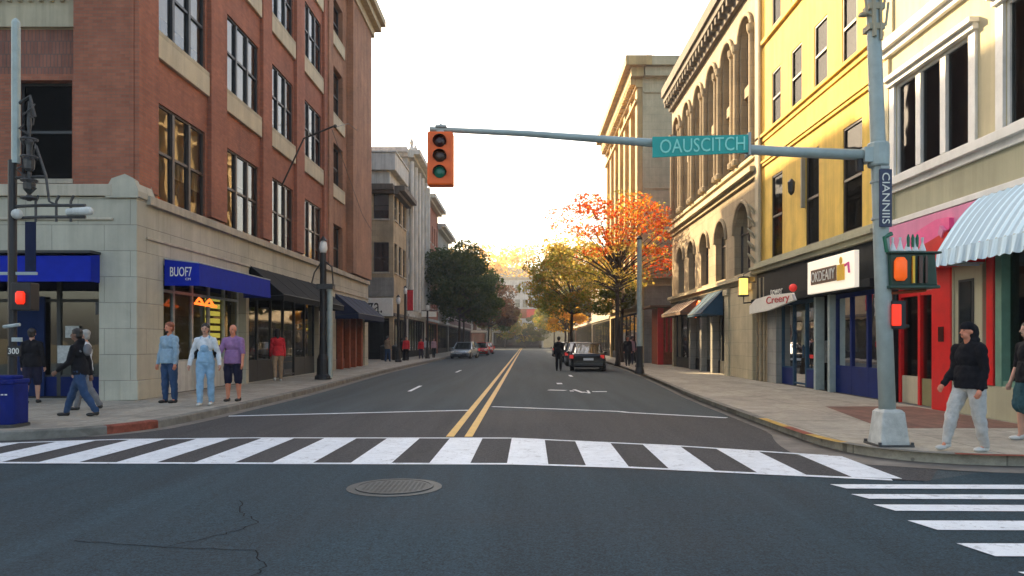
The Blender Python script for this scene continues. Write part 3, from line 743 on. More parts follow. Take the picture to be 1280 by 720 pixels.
m = MB(); m.box(-13.6, -10.3, 59.7, 59.85, 3.55, 5.0); sg = m.build('shop_sign', 'sign_white', B, .02)
text('za.', sg, 'ink', (-12.25, 59.69, 3.8), (1, 0, 0), (0, 0, 1), 1.1, .8)
B2 = plain_building('stone_building', 'tall white ornate building beyond the beige stone one on the left', -26, -10.2, 66.6, 79, 18.2, 'white_wall', {'E': 5, 'S': 6}, [(5.2, 7.6), (9, 11.4), (12.8, 15.6)], wins=.5, cor=1.1, cmat='white_wall')
m = MB()
for i in range(6):
    y = 67+i*2.3; m.tube([(-9.9, y, 4.3), (-9.9, y, 17.4)], .22, 8)
    m.lathe((-9.9, y, 18.3), [(.25, 0), (.3, .2), (.12, .5), (.2, .8), (.02, 1.2)], 8)
m.build('column', 'white_wall', B2)
plain_building('brick_building', 'narrow red brick building with pale cornice next to the white ornate one', -26, -10.2, 79.1, 90, 16.8, 'brick_red', {'E': 5, 'S': 6}, [(5.2, 7.2), (8.8, 10.8), (12.4, 14.4)], cor=1., cmat='white_wall')
plain_building('stone_building', 'low pale ornate building half hidden by the dark green street tree', -26, -10.3, 90.1, 104, 15.4, 'stone_grey', {'E': 6, 'S': 6}, [(5.2, 7.2), (8.8, 10.8)], cor=1., cmat='white_wall')
plain_building('brick_building', 'dark brick block behind the left row of trees', -26, -10.5, 104.1, 150, 11, 'brick_dark', {'E': 12}, [(5, 7.2), (8, 10)])

# ------------------------------------------------------------------ right side
G = Face('y', 8.5, -1)
# cream corner building
D = thing('cream_building', 'cream painted corner building with white framed windows and red shop below', 'building', (14, 14.8, .15))
Y0, Y1 = 11.6, 17.9
m = MB(); opD = [(14.45, 17.35, 5.3, 7.4), (11.75, 13.4, 5.3, 7.55), (14.45, 17.35, 9.5, 11.7), (11.75, 13.4, 9.5, 11.7)]
wall(m, G, Y0, Y1, 5.0, 15.2, opD, .09); FD = Face('x', Y0, -1); wall(m, FD, 8.5, 24, 5.0, 15.2, [(a, a+2.2, c, c+2.1) for a in (10, 13.5, 17, 20.5) for c in (5.3, 9.5)], .18)
m.build('wall', 'cream_wall', D)
m = MB(); wall(m, G, Y0, Y1, 4.25, 5.0, [], .1); wall(m, FD, 8.5, 24, 4.25, 5.0, [], .1); wall(m, G, Y0, Y1, 3.2, 4.25, [], .1); wall(m, FD, 8.5, 24, .1, 4.25, [(9.2, 23, .12, 3.2)], .4); m.build('lower_wall', 'sage_wall', D)
for a, b, c, d in opD: 
    o = window(D, G, a, b, c, d, .09, 3 if b-a > 2 else 2, 'white_paint', 'glass_dark', 0, 0, 'blind', .07, .2)
    s = MB(); fbox(s, G, a-.22, a, c, d, .002, .06); fbox(s, G, b, b+.22, c, d, .002, .06); fbox(s, G, a-.25, b+.25, d, d+.12, .002, .12); fbox(s, G, a-.28, b+.28, d+.12, d+.22, .002, .2); s.build('surround', 'white_paint', o, .006)
for a in (10, 13.5, 17, 20.5):
    for c in (5.3, 9.5): window(D, FD, a, a+2.2, c, c+2.1, .18, 2, 'white_paint', 'glass', .5, .3)
m = MB()
for v0, v1, w1 in ((4.95, 5.1, .06), (5.1, 5.28, .16), (4.2, 4.32, .10), (8.15, 8.3, .10), (8.3, 8.42, .2), (8.42, 8.56, .14), (14.6, 15.2, .3), (15.2, 15.5, .6)):
    fbox(m, G, Y0-.0, Y1, v0, v1, .002, w1); fbox(m, FD, 8.5, 24, v0, v1, .002, w1)
m.build('moulding', 'white_paint', D, .008)
m = MB(); fbox(m, G, 17.45, 17.88, 4.35, 4.93, .002, .05); fbox(m, G, 17.45, 17.88, 8.6, 14.5, .002, .05); fbox(m, G, 17.62, 17.88, 5.3, 8.1, .002, .06); m.build('pilaster', 'cream_wall', D)
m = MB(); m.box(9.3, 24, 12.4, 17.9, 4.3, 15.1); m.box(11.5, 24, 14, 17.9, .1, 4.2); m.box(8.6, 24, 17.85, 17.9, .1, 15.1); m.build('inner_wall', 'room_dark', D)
m = MB(); m.box(8.6, 24, 11.7, 17.9, 15.0, 15.1); m.build('roof', 'roof_felt', D)
m = MB(); m.box(8.55, 24, 11.65, 17.85, .13, .16); m.box(8.55, 24, 11.65, 17.85, 3.3, 3.34); m.build('shop_floor', 'blind_dark', D)
# street level of the cream building
m = MB()
fbox(m, G, 14.1, 15.0, .15, 3.2, -.4, .0); fbox(m, G, 11.6, 14.1, .15, .75, -.3, .02); fbox(m, G, 15.0, 15.05, .15, 3.2, -.4, .03); m.build('shop_pier', 'sage_wall', D, .01)
m = MB(); fbox(m, G, 14.35, 14.85, 1.35, 2.75, -.15, .02); o = m.build('shop_window', 'dark_frame', D, .01)
m = MB(); fbox(m, G, 14.41, 14.79, 1.4, 2.7, .02, .03); m.build('pane', 'car_glass', o)
m = MB(); fbox(m, G, 15.05, 15.75, .15, 3.1, -.25, .06); rp = m.build('red_pilaster', 'red_paint', D, .012)
m = MB(); fbox(m, G, 15.28, 15.46, 1.55, 1.85, .06, .08); m.build('notice', 'lens_dark_red', rp)
m = MB(); fbox(m, G, 13.72, 13.92, .75, 3.2, -.2, .04); m.build('red_post', 'red_paint', D, .01)
m = MB(); fbox(m, G, 13.50, 13.68, .75, 3.2, -.2, .02); fbox(m, G, 11.6, 13.5, .75, .85, -.2, .0); m.build('green_frame', 'green_frame', D)
m = MB(); fbox(m, G, 11.6, 13.5, .85, 3.2, -.16, -.14); m.build('pane', 'glass_green', D)
sf = MB()
for u in (15.78, 16.55, 17.4): fbox(sf, G, u, u+.10, .15, 3.1, -.3, -.12)
fbox(sf, G, 15.78, 17.5, 2.55, 2.66, -.3, -.13); fbox(sf, G, 15.78, 17.5, 3.0, 3.12, -.3, -.12); o = sf.build('red_shopfront', 'red_paint', D, .01)
m = MB(); fbox(m, G, 15.85, 17.4, .16, 3.0, -.22, -.2); m.build('pane', 'glass_green', o)
m = MB(); fbox(m, G, 15.9, 16.52, .17, .75, -.2, -.15); m.build('kick_panel', 'blind_olive', o); m = MB(); fbox(m, G, 16.68, 17.38, .17, .78, -.2, -.15); m.build('kick_panel', 'trim_cream', o)
m = MB(); fbox(m, G, 17.5, 17.88, .15, 3.15, -.2, .02); m.build('shop_pier', 'dark_shop', D)
# pink fascia with swooping red sign
m = MB(); fbox(m, G, 14.0, 17.85, 3.12, 4.18, .002, .10); fa = m.build('pink_fascia', 'pink_wall', D, .01)
def relief(F, P, w0, w1):
    mb = MB(); n = len(P); vs = [F.pt(u, v, w0) for u, v in P]+[F.pt(u, v, w1) for u, v in P]
    return mb.add(vs, [tuple(range(n)), tuple(range(2*n-1, n-1, -1))]+[(i, (i+1) % n, n+(i+1) % n, n+i) for i in range(n)])
relief(G, [(16.2, 3.12), (14.75, 3.12), (14.75, 3.55), (14.85, 3.7), (15.3, 3.62), (16.0, 3.5)], .102, .24).build('red_swoop', 'red_paint', fa, .01)
relief(G, [(16.9, 3.45), (16.0, 3.53), (14.85, 3.76), (14.85, 3.98), (15.3, 4.0), (15.9, 3.9), (16.5, 3.72)], .102, .2).build('pink_swoop', 'pink_paint', fa, .01)
m = MB(); m.add([G.pt(15.05, 3.85, .2), G.pt(14.92, 3.74, .2), G.pt(15.0, 3.6, .2), G.pt(15.12, 3.7, .2), G.pt(15.05, 3.85, .27), G.pt(14.92, 3.74, .27), G.pt(15.0, 3.6, .27), G.pt(15.12, 3.7, .27)], [(0, 1, 2, 3), (4, 5, 6, 7), (0, 1, 5, 4), (1, 2, 6, 5), (2, 3, 7, 6), (3, 0, 4, 7)]); m.build('petal', 'pink_wall', fa)
m = MB()
fbox(m, G, 14.0, 15.75, 3.02, 3.12, .0, .35); m.build('red_ledge', 'red_paint', D, .01)
# striped awning
aw = MB(); N = 44; ya, yb = 11.55, 14.05
def aprof(t): return (8.42-.78*t, 4.22-1.0*t+.10*math.sin(math.pi*t))
for i in range(N):
    u0, u1 = ya+(yb-ya)*i/N, ya+(yb-ya)*(i+1)/N
    for k in range(6):
        x0, z0 = aprof(k/6); x1, z1 = aprof((k+1)/6)
        r0 = .012*math.sin(i*math.pi/2); r1 = .012*math.sin((i+1)*math.pi/2)
        aw.quad((x0-r0, u0, z0+r0), (x0-r1, u1, z0+r1), (x1-r1, u1, z1+r1), (x1-r0, u0, z1+r0))
    x, z = aprof(1); s0 = .02*math.sin(i*1.2); s1 = .02*math.sin((i+1)*1.2)
    q0 = .27+.035*abs(math.sin(i*math.pi/4)); q1 = .27+.035*abs(math.sin((i+1)*math.pi/4))
    aw.quad((x-.01+s0*.3, u0, z), (x-.01+s1*.3, u1, z), (x-.05+s1, u1, z-q1), (x-.05+s0, u0, z-q0))
aw.add([(*aprof(k/6)[:1], yb, aprof(k/6)[1]) for k in range(7)]+[(7.62, yb, 2.95), (8.42, yb, 2.95)], [tuple(range(9))])
a_ = aw.build('striped_awning', 'awning_stripes', D)
m = MB(); m.tube([(7.66, ya, 2.97), (7.66, yb, 2.97)], .02, 6); m.tube([(8.45, yb-.05, 3.0), (7.66, yb-.05, 2.97)], .02, 6); m.build('frame', 'galv_pale', a_)

# yellow building
F_ = thing('yellow_building', 'tall yellow stucco building with narrow dark windows above two black shopfronts', 'building', (14, 22.7, .15))
Y0, Y1 = 17.9, 27.6
r1 = [(25.0, 26.05), (21.9, 22.9), (19.1, 20.25)]; r2 = [(25.15, 26.05), (23.25, 24.15), (21.3, 22.25), (19.4, 20.3)]
opF = [(a, b, 4.4, 7.2) for a, b in r1]+[(a, b, 8.9, 10.75) for a, b in r2]+[(a, b, 12.3, 14.3) for a, b in r2]
m = MB(); wall(m, G, Y0, Y1, 4.0, 16.6, opF, .09); m.build('wall', 'yellow_wall', F_)
for i, (a, b, c, d) in enumerate(opF):
    window(F_, G, a, b, c, d, .09, 1, 'bronze_frame', 'glass_dark', .5, 0, 'blind_dark', .06, .1)
m = MB()
for v0, v1, w1 in ((8.62, 8.78, .05), (8.78, 8.88, .12), (7.75, 7.85, .06), (7.85, 7.93, .10), (12.05, 12.2, .1), (16.0, 16.4, .25), (16.4, 16.75, .5)): fbox(m, G, Y0+.01, Y1, v0, v1, .002, w1)
m.build('moulding', 'yellow_wall', F_, .008)
m = MB()
for v0, v1, w1 in ((3.98, 4.12, .24), (4.12, 4.22, .34), (4.22, 4.38, .16)): fbox(m, G, Y0+.01, Y1, v0, v1, .002, w1)
m.build('belt_cornice', 'sage_wall', F_, .008)
m = MB(); fbox(m, G, 27.2, 27.6, 4.4, 16.0, .002, .12); m.tube([G.pt(27.05, 4.3, .1), G.pt(27.05, 16, .1)], .05, 8); m.build('downpipe', 'trim_cream', F_)
m = MB(); fbox(m, G, 22.95, 23.05, 5.6, 7.1, .0, .12); m.build('shutter', 'trim_cream', F_, .01); m = MB(); m.lathe(G.pt(23.6, 6.1, .2), [(.03, 0), (.1, .1), (.12, .4), (.03, .5)], 8); m.build('wall_lantern', 'dark_frame', F_)
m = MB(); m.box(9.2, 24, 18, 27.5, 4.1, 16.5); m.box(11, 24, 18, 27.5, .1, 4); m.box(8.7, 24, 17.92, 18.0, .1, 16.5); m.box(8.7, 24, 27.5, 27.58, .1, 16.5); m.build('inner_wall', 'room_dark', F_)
m = MB(); m.box(8.6, 24, 17.95, 27.55, 16.3, 16.4); m.build('roof', 'roof_felt', F_)
m = MB(); m.box(8.55, 24, 17.95, 27.55, .13, .16); m.box(8.5, 24, 17.95, 27.55, 3.2, 3.24); m.build('shop_floor', 'shop_interior', F_)
m = MB(); fbox(m, G, Y0+.02, Y1-.3, 3.05, 3.97, .002, .14); fbox(m, G, Y0+.02, Y1-.3, 2.85, 3.05, .002, .35); fas = m.build('black_fascia', 'dark_shop', F_, .01)
m = MB(); fbox(m, G, 18.45, 21.5, 2.88, 3.78, .36, .48); ws = m.build('white_shop_sign', 'sign_lit', F_, .01)
m = MB(); fbox(m, G, 19.5, 21.2, 3.12, 3.52, .481, .50); m.build('lettering_panel', 'wood_brown', ws)
text('OKDEAIIY', ws, 'sign_white', G.pt(21.15, 3.18, .51), (0, -1, 0), (0, 0, 1), 1.6, .28)
m = MB(); fbox(m, G, 19.0, 19.42, 3.1, 3.5, .481, .51); m.ball(G.pt(19.2, 3.6, .5), (.02, .1, .1), 8, 6); m.build('emblem', 'yellow_sign', ws)
m = MB(); m.tube([G.pt(18.95, 3.45, .5), G.pt(18.75, 3.5, .5), G.pt(18.7, 3.25, .5)], .03, 6); m.build('emblem_tail', 'pink_paint', ws)
relief(G, [(27.1, 2.55), (27.1, 2.8), (26.4, 3.0), (25.0, 3.05), (22.9, 3.0), (22.7, 2.8), (25, 2.6)], .36, .46).build('white_shop_sign', 'sign_white', F_, .02)
text('Creery', F_, 'red_paint', G.pt(25.2, 2.72, .47), (0, -1, 0), (0, 0, 1), 2.2, .3)
text('tower', F_, 'sign_white', G.pt(25.6, 3.1, .2), (0, -1, 0), (0, 0, 1), 1.2, .2)
m = MB(); m.ball(G.pt(22.6, 3.15, .5), .12, 10, 8); m.build('red_lamp', 'tail_red', F_)
s = shopfront(F_, G, 18.1, 21.0, .15, 2.85, 3, 'blue_paint', .2, .75, 'glass', 'blue_paint', door=None)
m = MB()
for i in range(8): fbox(m, G, 18.9+rnd.random()*1.2, 19.2+rnd.random()*1.2, .95+i*.14, 1.1+i*.14, -.6, -.55)
m.build('poster', 'poster', s)
m = MB(); fbox(m, G, 21.0, 21.15, .15, 2.85, -.2, .06); fbox(m, G, 22.0, 22.15, .15, 2.85, -.2, .06); m.build('shop_post', 'galv', F_, .01)
m = MB(); fbox(m, G, 21.15, 22.0, .15, 2.85, -1.2, -1.1); m.build('door', 'black_paint', F_)
s = shopfront(F_, G, 22.15, 25.4, .15, 2.85, 3, 'teal_canvas', .2, .6, 'glass', 'blue_paint', door=1)
m = MB()
for i in range(5): fbox(m, G, 22.4+i*.5, 22.6+i*.5, .9, 1.4+rnd.random()*.6, -.9, -.8)
m.build('window_display', 'poster', s)
m = MB(); fbox(m, G, 25.4, 26.3, .15, 2.85, -.15, .08); m.build('shop_pier', 'stone_grey', F_, .01)
m = MB(); fbox(m, G, 26.3, 27.6, .15, 3.9, -.15, .05); 
for k in range(3): m.tube([G.pt(26.5+k*.4, .15, .12), G.pt(26.5+k*.4, 3.8, .12)], .05+.02*(k % 2), 8)
m.build('shop_pier', 'stone_beige', F_, .01)
# stone building with arches
E = thing('arched_building', 'weathered stone building with tall arched windows and a deep dark roof cornice', 'building', (14, 35.6, .15))
Y0, Y1 = 27.6, 43.6
up = [(28.3+i*2.6, 28.3+i*2.6+1.5) for i in range(6)]
opE = [(a, b, 8.5, 13.9, 1) for a, b in up]
lowE = [(28.55, 30.7, 4.2, 6.9, 1), (32.0, 33.7, 4.2, 6.7, 1), (35.0, 36.5, 4.2, 6.6, 1), (37.8, 39.2, 4.2, 6.6, 1), (40.4, 41.8, 4.2, 6.6, 1)]
shE = [(31.9, 43.2, .13, 3.4), (28.0, 28.35, .13, 3.6)]
m = MB(); wall(m, G, Y0, Y1, .1, 15.2, opE+lowE+shE[:1], .35); m.build('wall', 'stone_beige', E)
m = MB()
for a, b in up:
    for u in (a-.28, b+.28):
        m.tube([G.pt(u, 8.5, .10), G.pt(u, 8.7, .10), G.pt(u, 8.75, .10), G.pt(u, 12.9, .10), G.pt(u, 13.0, .10), G.pt(u, 13.25, .1)], [.2, .2, .13, .12, .18, .2], 10)
    r = (b-a)/2+.14; cx = (a+b)/2
    m.tube([G.pt(cx+r*math.cos(math.pi*k/12), 13.15+r*math.sin(math.pi*k/12)*.95, .06) for k in range(13)], .09, 8)
    fbox(m, G, a+.01, b-.01, 11.0, 11.4, -.3, -.1)
m.build('column', 'stone_beige', E)
m = MB()
for a, b, c, d, _ in lowE:
    r = (b-a)/2+.1; cx = (a+b)/2; m.tube([G.pt(cx+r*math.cos(math.pi*k/12), d-(b-a)/2+r*math.sin(math.pi*k/12), .03) for k in range(13)], .08, 6)
m.build('arch_trim', 'stone_beige', E)
for a, b, c, d, _ in opE: window(E, G, a, b, c, d, .33, 2, 'bronze_frame', 'glass_dark', .45, rnd.choice([0, .3]), 'blind', .07, .08)
for a, b, c, d, _ in lowE: window(E, G, a, b, c, d, .33, 2, 'bronze_frame', 'glass', .6, 0, 'blind_dark', .07, .08)
m = MB()
for v0, v1, w1 in ((7.55, 7.75, .12), (7.75, 7.95, .3), (3.75, 3.9, .12), (3.9, 4.05, .28), (8.3, 8.45, .1)): fbox(m, G, Y0+.02, Y1, v0, v1, .002, w1)
m.build('belt_course', 'stone_olive', E, .01)
m = MB(); fbox(m, G, Y0+.02, Y1, 14.7, 15.2, .002, .2); fbox(m, G, Y0+.02, Y1+.02, 15.2, 15.5, -.3, .5); fbox(m, G, Y0+.02, Y1+.04, 15.5, 16.0, -.3, .62)
for i in range(27): fbox(m, G, 27.7+i*.6, 27.9+i*.6, 14.9, 15.19, .2, .46)
m.build('cornice', 'dark_cornice', E)
m = MB()
for u in (27.75, 31.05): fbox(m, G, u, u+.62, .15, 3.7, .002, .16); fbox(m, G, u-.05, u+.67, 3.45, 3.7, .16, .22)
fbox(m, G, 28.4, 31.0, .15, 3.7, .002, .10); m.build('stone_pier', 'stone_olive', E, .012)
m = MB(); m.box(9.4, 24, 27.7, 43.5, 4, 15.3); m.box(11, 24, 27.7, 43.5, .1, 3.95); m.box(8.6, 24, 43.5, 43.6, .1, 15.3); m.box(8.6, 24, 27.62, 27.7, .1, 15.3); m.build('inner_wall', 'room_dark', E)
m = MB(); m.box(8.6, 24, 27.6, 43.6, 15.2, 15.3); m.build('roof', 'roof_felt', E)
shopfront(E, G, 31.9, 43.2, .15, 3.1, 8, 'dark_shop', .25, .55, 'glass', door=3)
m = MB(); fbox(m, G, 31.75, 43.3, 2.95, 3.74, .002, .12); m.build('black_fascia', 'dark_shop', E, .01)
m = MB()
for u in (33.9, 36.0, 38.4): fbox(m, G, u, u+.35, .15, 2.95, -.2, .1)
m.build('shop_post', 'stone_grey', E, .01)
slope_awning(E, 8.36, 7.45, 31.95, 34.6, 3.72, 2.75, .1, 'teal_canvas', 'teal_awning', 3)
slope_awning(E, 8.36, 7.5, 36.5, 41.5, 3.6, 3.0, .15, 'wood_brown', 'brown_awning', 6)
m = MB(); m.tube([G.pt(35.5+.25*k, 3.25-.08*(k-2)**2+.2, .2) for k in range(6)], .06, 6); m.build('neon_sign', 'neon_orange', E)
L = thing('wall_lantern', 'glowing yellow box lantern on iron bracket by the plain stone pier', 'lantern', (8.0, 27.7, 3.3))
m = MB(); m.box(7.86, 8.12, 27.55, 27.81, 3.25, 3.85); m.build('lamp_glass', 'lamp_yellow', L, .01)
m = MB(); m.box(7.83, 8.15, 27.52, 27.84, 3.85, 3.91); m.box(7.83, 8.15, 27.52, 27.84, 3.19, 3.25); m.tube([(8.5, 27.68, 3.0), (8.0, 27.68, 2.95), (8.0, 27.68, 3.2)], .025, 6)
m.tube([(8.0, 27.68, 3.9), (8.0, 27.68, 4.0), (8.42, 27.68, 4.25)], .02, 6); m.build('bracket', 'iron', L)
m = MB()
for i in range(5): 
    z = 4.6+i*.45; m.tube([G.pt(27.66, z-.25, .05), G.pt(27.55, z, .22), G.pt(27.66, z+.15, .35), G.pt(27.75, z-.05, .22), G.pt(27.66, z-.2, .12)], .035, 6)
one(m.build('iron_scroll', 'trim_cream'), 'pale ornamental scroll ironwork climbing the wall above the yellow lantern', 'ornament')
# stone building beyond, its street face coloured as if sunlit
Cb = thing('stone_building', 'olive stone block with low sun painted in gold on its street face and deep cornice', 'building', (15, 60, .15))
CS = Face('y', 7.8, -1); CF = Face('x', 50, -1)
m = MB(); wall(m, CF, 7.8, 26, .1, 19.6, [], .2); m.build('side_wall', 'stone_olive', Cb)
m = MB(); opc = [(51.2+i*3.0, 52.7+i*3.0, c, d) for i in range(6) for c, d in ((5.2, 7.6), (9, 11.4), (12.8, 15.4))]
wall(m, CS, 50, 69, .1, 19.6, opc+[(50.8, 68.3, .12, 3.6)], .3); m.build('wall', 'stone_sun_gold', Cb)
for o in opc: window(Cb, CS, *o, .3, 2, 'bronze_frame', 'glass', .5, 0, 'blind', .07, .1)
m = MB()
for i in range(7): fbox(m, CS, 50.1+i*3, 50.95+i*3 if i < 6 else 69, 4.4, 18.3, .002, .35)
m.build('pilaster', 'stone_sun_gold', Cb, .02)
m = MB()
fbox(m, CS, 50, 69, 18.3, 18.9, .002, .45); fbox(m, CS, 49.6, 69.3, 18.9, 19.5, .0, .8); fbox(m, CS, 49.2, 69.6, 19.5, 20.1, -.5, 1.2)
fbox(m, CS, 50, 69, 4.0, 4.4, .002, .3)
for i in range(31): fbox(m, CS, 50.1+i*.62, 50.4+i*.62, 18.5, 18.9, .45, .78)
fbox(m, CS, 50, 69, 17.3, 17.5, .36, .5)
m.build('cornice', 'stone_sun_gold', Cb)
m = MB(); fbox(m, CF, 7.9, 26, 19.5, 20.1, .002, .75); fbox(m, CF, 7.9, 26, 17.9, 18.0, .002, .1); fbox(m, CF, 7.9, 26, 18.9, 19.5, .002, .45); fbox(m, CF, 7.9, 26, 11.6, 11.72, .002, .06); fbox(m, CF, 7.9, 26, 5.7, 5.95, .002, .25); fbox(m, CF, 7.9, 26, 5.2, 5.3, .002, .1)
m.build('side_moulding', 'stone_olive', Cb, .02)
m = MB(); fbox(m, CF, 7.9, 26, .15, 5.2, .003, .04); m.build('side_plinth', 'stone_grey', Cb)
m = MB(); m.box(8.6, 26, 50.8, 68.9, .1, 19.5); m.build('inner_wall', 'room_dark', Cb)
m = MB(); m.box(7.9, 26, 50.1, 68.9, 19.4, 20.3); m.build('roof', 'roof_felt', Cb); shopfront(Cb, CS, 50.8, 68.3, .15, 3.6, 8, 'dark_shop', .25, .6, 'glass')
m = MB(); m.box(10.2, 11.3, 54, 55, 20.3, 21.3); m.box(12.2, 13.6, 54, 55, 20.3, 21.6); m.build('roof_unit', 'white_paint', Cb, .03)
plain_building('pink_building', 'low pinkish shop building behind the street trees on the right', 8.2, 26, 72, 92, 8.2, 'stone_trim', {'W': 8, 'S': 5}, [(4.9, 6.9)], cor=.5)
plain_building('brick_building', 'low brick shop row far down the right side', 8.4, 26, 92.2, 125, 7.2, 'brick_dark', {'W': 12}, [(4.6, 6.3)], cor=.4)
plain_building('stone_building', 'low pale shop row at the far end of the right side', 8.6, 26, 126, 150, 8.5, 'stone_grey', {'W': 8}, [(4.9, 6.9)], cor=.4)
# kiosk between the arched and olive buildings
K = thing('red_kiosk', 'red timber kiosk between the arched building and the olive stone block', 'kiosk', (8.7, 46.5, .15))
m = MB(); m.box(8.15, 9.6, 46.2, 48.5, .15, 3.6); m.build('cabin', 'rust', K, .02)
m = MB(); m.box(8.1, 8.45, 46.05, 46.2, .15, 3.6)
for i in range(4): m.box(8.6+i*.27, 8.72+i*.27, 46.1, 46.2, .9, 3.4)
m.build('red_post', 'red_paint', K, .01)
m = MB(); m.box(7.5, 9.8, 45.2, 48.6, 3.6, 3.72); m.build('roof', 'wood_brown', K, .01)
# antenna mast far behind
an = MB(); ax, ay = 25.0, 150.
for z in range(0, 84, 3):
    w0, w1 = 1.6*(1-z/95), 1.6*(1-(z+3)/95)
    C0 = [(ax-w0, ay-w0, z), (ax+w0, ay-w0, z), (ax+w0, ay+w0, z), (ax-w0, ay+w0, z)]; C1 = [(ax-w1, ay-w1, z+3), (ax+w1, ay-w1, z+3), (ax+w1, ay+w1, z+3), (ax-w1, ay+w1, z+3)]
    for i in range(4): an.tube([C0[i], C1[i]], .07, 4, False); an.tube([C0[i], C1[(i+1) % 4]], .04, 4, False); an.tube([C1[i], C1[(i+1) % 4]], .04, 4, False)
one(an.build('antenna_mast', 'antenna_haze_pale'), 'lattice antenna mast with haze painted into its pale colour, rising behind the olive stone block', 'antenna')
# building closing the view
V = plain_building('white_building', 'white and red banded building closing the end of the street', -7.5, 4.5, 178, 190, 16.5, 'white_wall', {'S': 7}, [(4.2, 6), (9.6, 11.4), (13, 14.8)], wins=.6, cor=.3)
m = MB(); m.box(-7.6, 4.6, 177.8, 178, 7.0, 9.2); m.build('red_band', 'rust', V); m = MB(); m.box(.6, 3., 177.6, 177.8, 7.1, 9.1); m.build('red_sign', 'red_paint', V)
plain_building('stone_building', 'grey building at the left of the far street end', -24, -8.5, 176, 190, 12, 'stone_grey', {'S': 8}, [(4.2, 6), (7.5, 9.3)], cor=.3)

# hill and far wood
hm = MB(); NX, NY = 40, 14
for j in range(NY+1):
    for i in range(NX+1):
        x = -400+800*i/NX; y = 195+35*j; z = 28*(1-math.exp(-((y-195)/45)**2))*(1+.1*math.sin(x*.013+1))-.05
        hm.v.append((x, y, z))
hm.f = [(j*(NX+1)+i, j*(NX+1)+i+1, (j+1)*(NX+1)+i+1, (j+1)*(NX+1)+i) for j in range(NY) for i in range(NX)]; hm.mi = [0]*len(hm.f)
struct(hm.build('hill', 'dirt', smooth=True))
def leaves(mb, c, r, n, s, rr):
    for _ in range(n):
        while True:
            p = Vector((rr.uniform(-1, 1), rr.uniform(-1, 1), rr.uniform(-1, 1)))
            if .05 < p.length < 1: break
        q = p.normalized()*(p.length**.45); 
        P = Vector(c)+Vector((q.x*r[0], q.y*r[1], q.z*r[2]))
        a = Vector((rr.gauss(0, 1), rr.gauss(0, 1), rr.gauss(0, .7))).normalized(); b = a.cross(Vector((rr.gauss(0, 1), rr.gauss(0, 1), rr.gauss(0, 1)))).normalized()
        k = s*rr.uniform(.6, 1.4); a *= k; b *= k*.62
        o = len(mb.v); mb.v += [tuple(P-a), tuple(P-b), tuple(P+a), tuple(P+b)]; mb.f.append((o, o+1, o+2, o+3)); mb.mi.append(0)
def tree(label, x, y, h, rad, z0, mat, nb=26, nl=420, ls=.13, seed=1, name='street_tree', group=None, squash=1., base=.15, cat='tree', tr=.13):
    rr = random.Random(seed); T = thing(name, label, cat, (x, y, base), group)
    tk = MB(); top = (x+rr.uniform(-.2, .2), y, z0+(h-z0)*.45)
    tk.tube([(x, y, base-.05), (x+.02, y, base+.3), (x-.04, y, (base+z0)/2), (x, y, z0), top], [tr*1.5, tr*1.1, tr, tr*.85, tr*.5], 8)
    mats_ = mat if isinstance(mat, tuple) else (mat,); CR_ = [MB() for _ in mats_]
    for i in range(nb):
        a = i*2.399+rr.uniform(-.3, .3); t = (i+.5)/nb; el = rr.uniform(0, 1)
        zz = z0+(h-z0)*(.12+.82*rr.random()); tt = (zz-z0)/(h-z0); ra = rad*math.sqrt(max(.05, 1-(2*tt-.9)**2*.75))*math.sqrt(rr.uniform(.2, 1.25))
        c = (x+math.cos(a)*ra*.86, y+math.sin(a)*ra*.86, zz)
        cr = CR_[0] if len(CR_) == 1 or tt+rr.uniform(-.12, .12)+(c[0]-x)/rad*.25 > .42 else CR_[1]
        br = rad*rr.uniform(.14, .36); leaves(cr, c, (br*1.15, br*1.15, br*.7*squash), int(nl*rr.uniform(.6, 1.2)), ls, rr)
        st = (x, y, z0+(zz-z0)*.35); md = ((x+c[0])/2+rr.uniform(-.2, .2), (y+c[1])/2, (st[2]+zz)/2+.15)
        tk.tube([st, md, c], [tr*.42, tr*.25, tr*.07], 5, False)
    leaves(CR_[-1], (x, y, (z0+h)/2+.3), (rad*.9, rad*.9, (h-z0)*.5), int(nb*nl*.10), ls, rr)
    tk.build('trunk', 'bark', T, smooth=True)
    for q_, mt_ in zip(CR_, mats_): q_.build('crown', mt_, T)
    return T
tree('orange and red leaved street tree in front of the olive stone block', 5.6, 45.5, 10.3, 4.5, 4.2, ('leaf_orange', 'leaf_yellow'), 58, 150, .09, 3, squash=.45)
tree('yellow green street tree past the black parked car', 3.9, 62, 9.4, 4.1, 3.5, 'leaf_lime', 44, 330, .11, 5, squash=.8)
tree('small green street tree beside the dark doorway of the olive stone block', 6.7, 52, 6.6, 1.9, 3.4, 'leaf_green', 14, 320, .1, 6)
tree('small bright yellow tree low behind the parked cars on the right', 4.6, 84, 5.6, 2.2, 2.2, 'leaf_gold', 14, 320, .12, 8)
tree('green street tree further down the right kerb', 5.9, 100, 8.5, 3.6, 3.2, 'leaf_green', 22, 350, .14, 9)
tree('big dark green street tree overhanging the left sidewalk', -6.6, 78, 11.4, 4.6, 3.6, 'leaf_dark', 44, 420, .14, 11)
tree('dark green tree right behind the biggest left street tree', -7.6, 96, 12.6, 5.0, 3.6, 'leaf_dark', 34, 420, .16, 12)
tree('reddish brown tree leaning over the left lane far down', -5.2, 112, 10.6, 4.4, 3.0, 'leaf_brown', 30, 380, .16, 13)
tree('golden tree rising far behind the left row of trees', -13, 150, 17.5, 6.5, 5, 'leaf_gold', 30, 380, .22, 14)
tree('rounded green tree by the left end of the white banded building', -6.5, 150, 11., 4.6, 3.4, 'leaf_green', 24, 300, .2, 15)
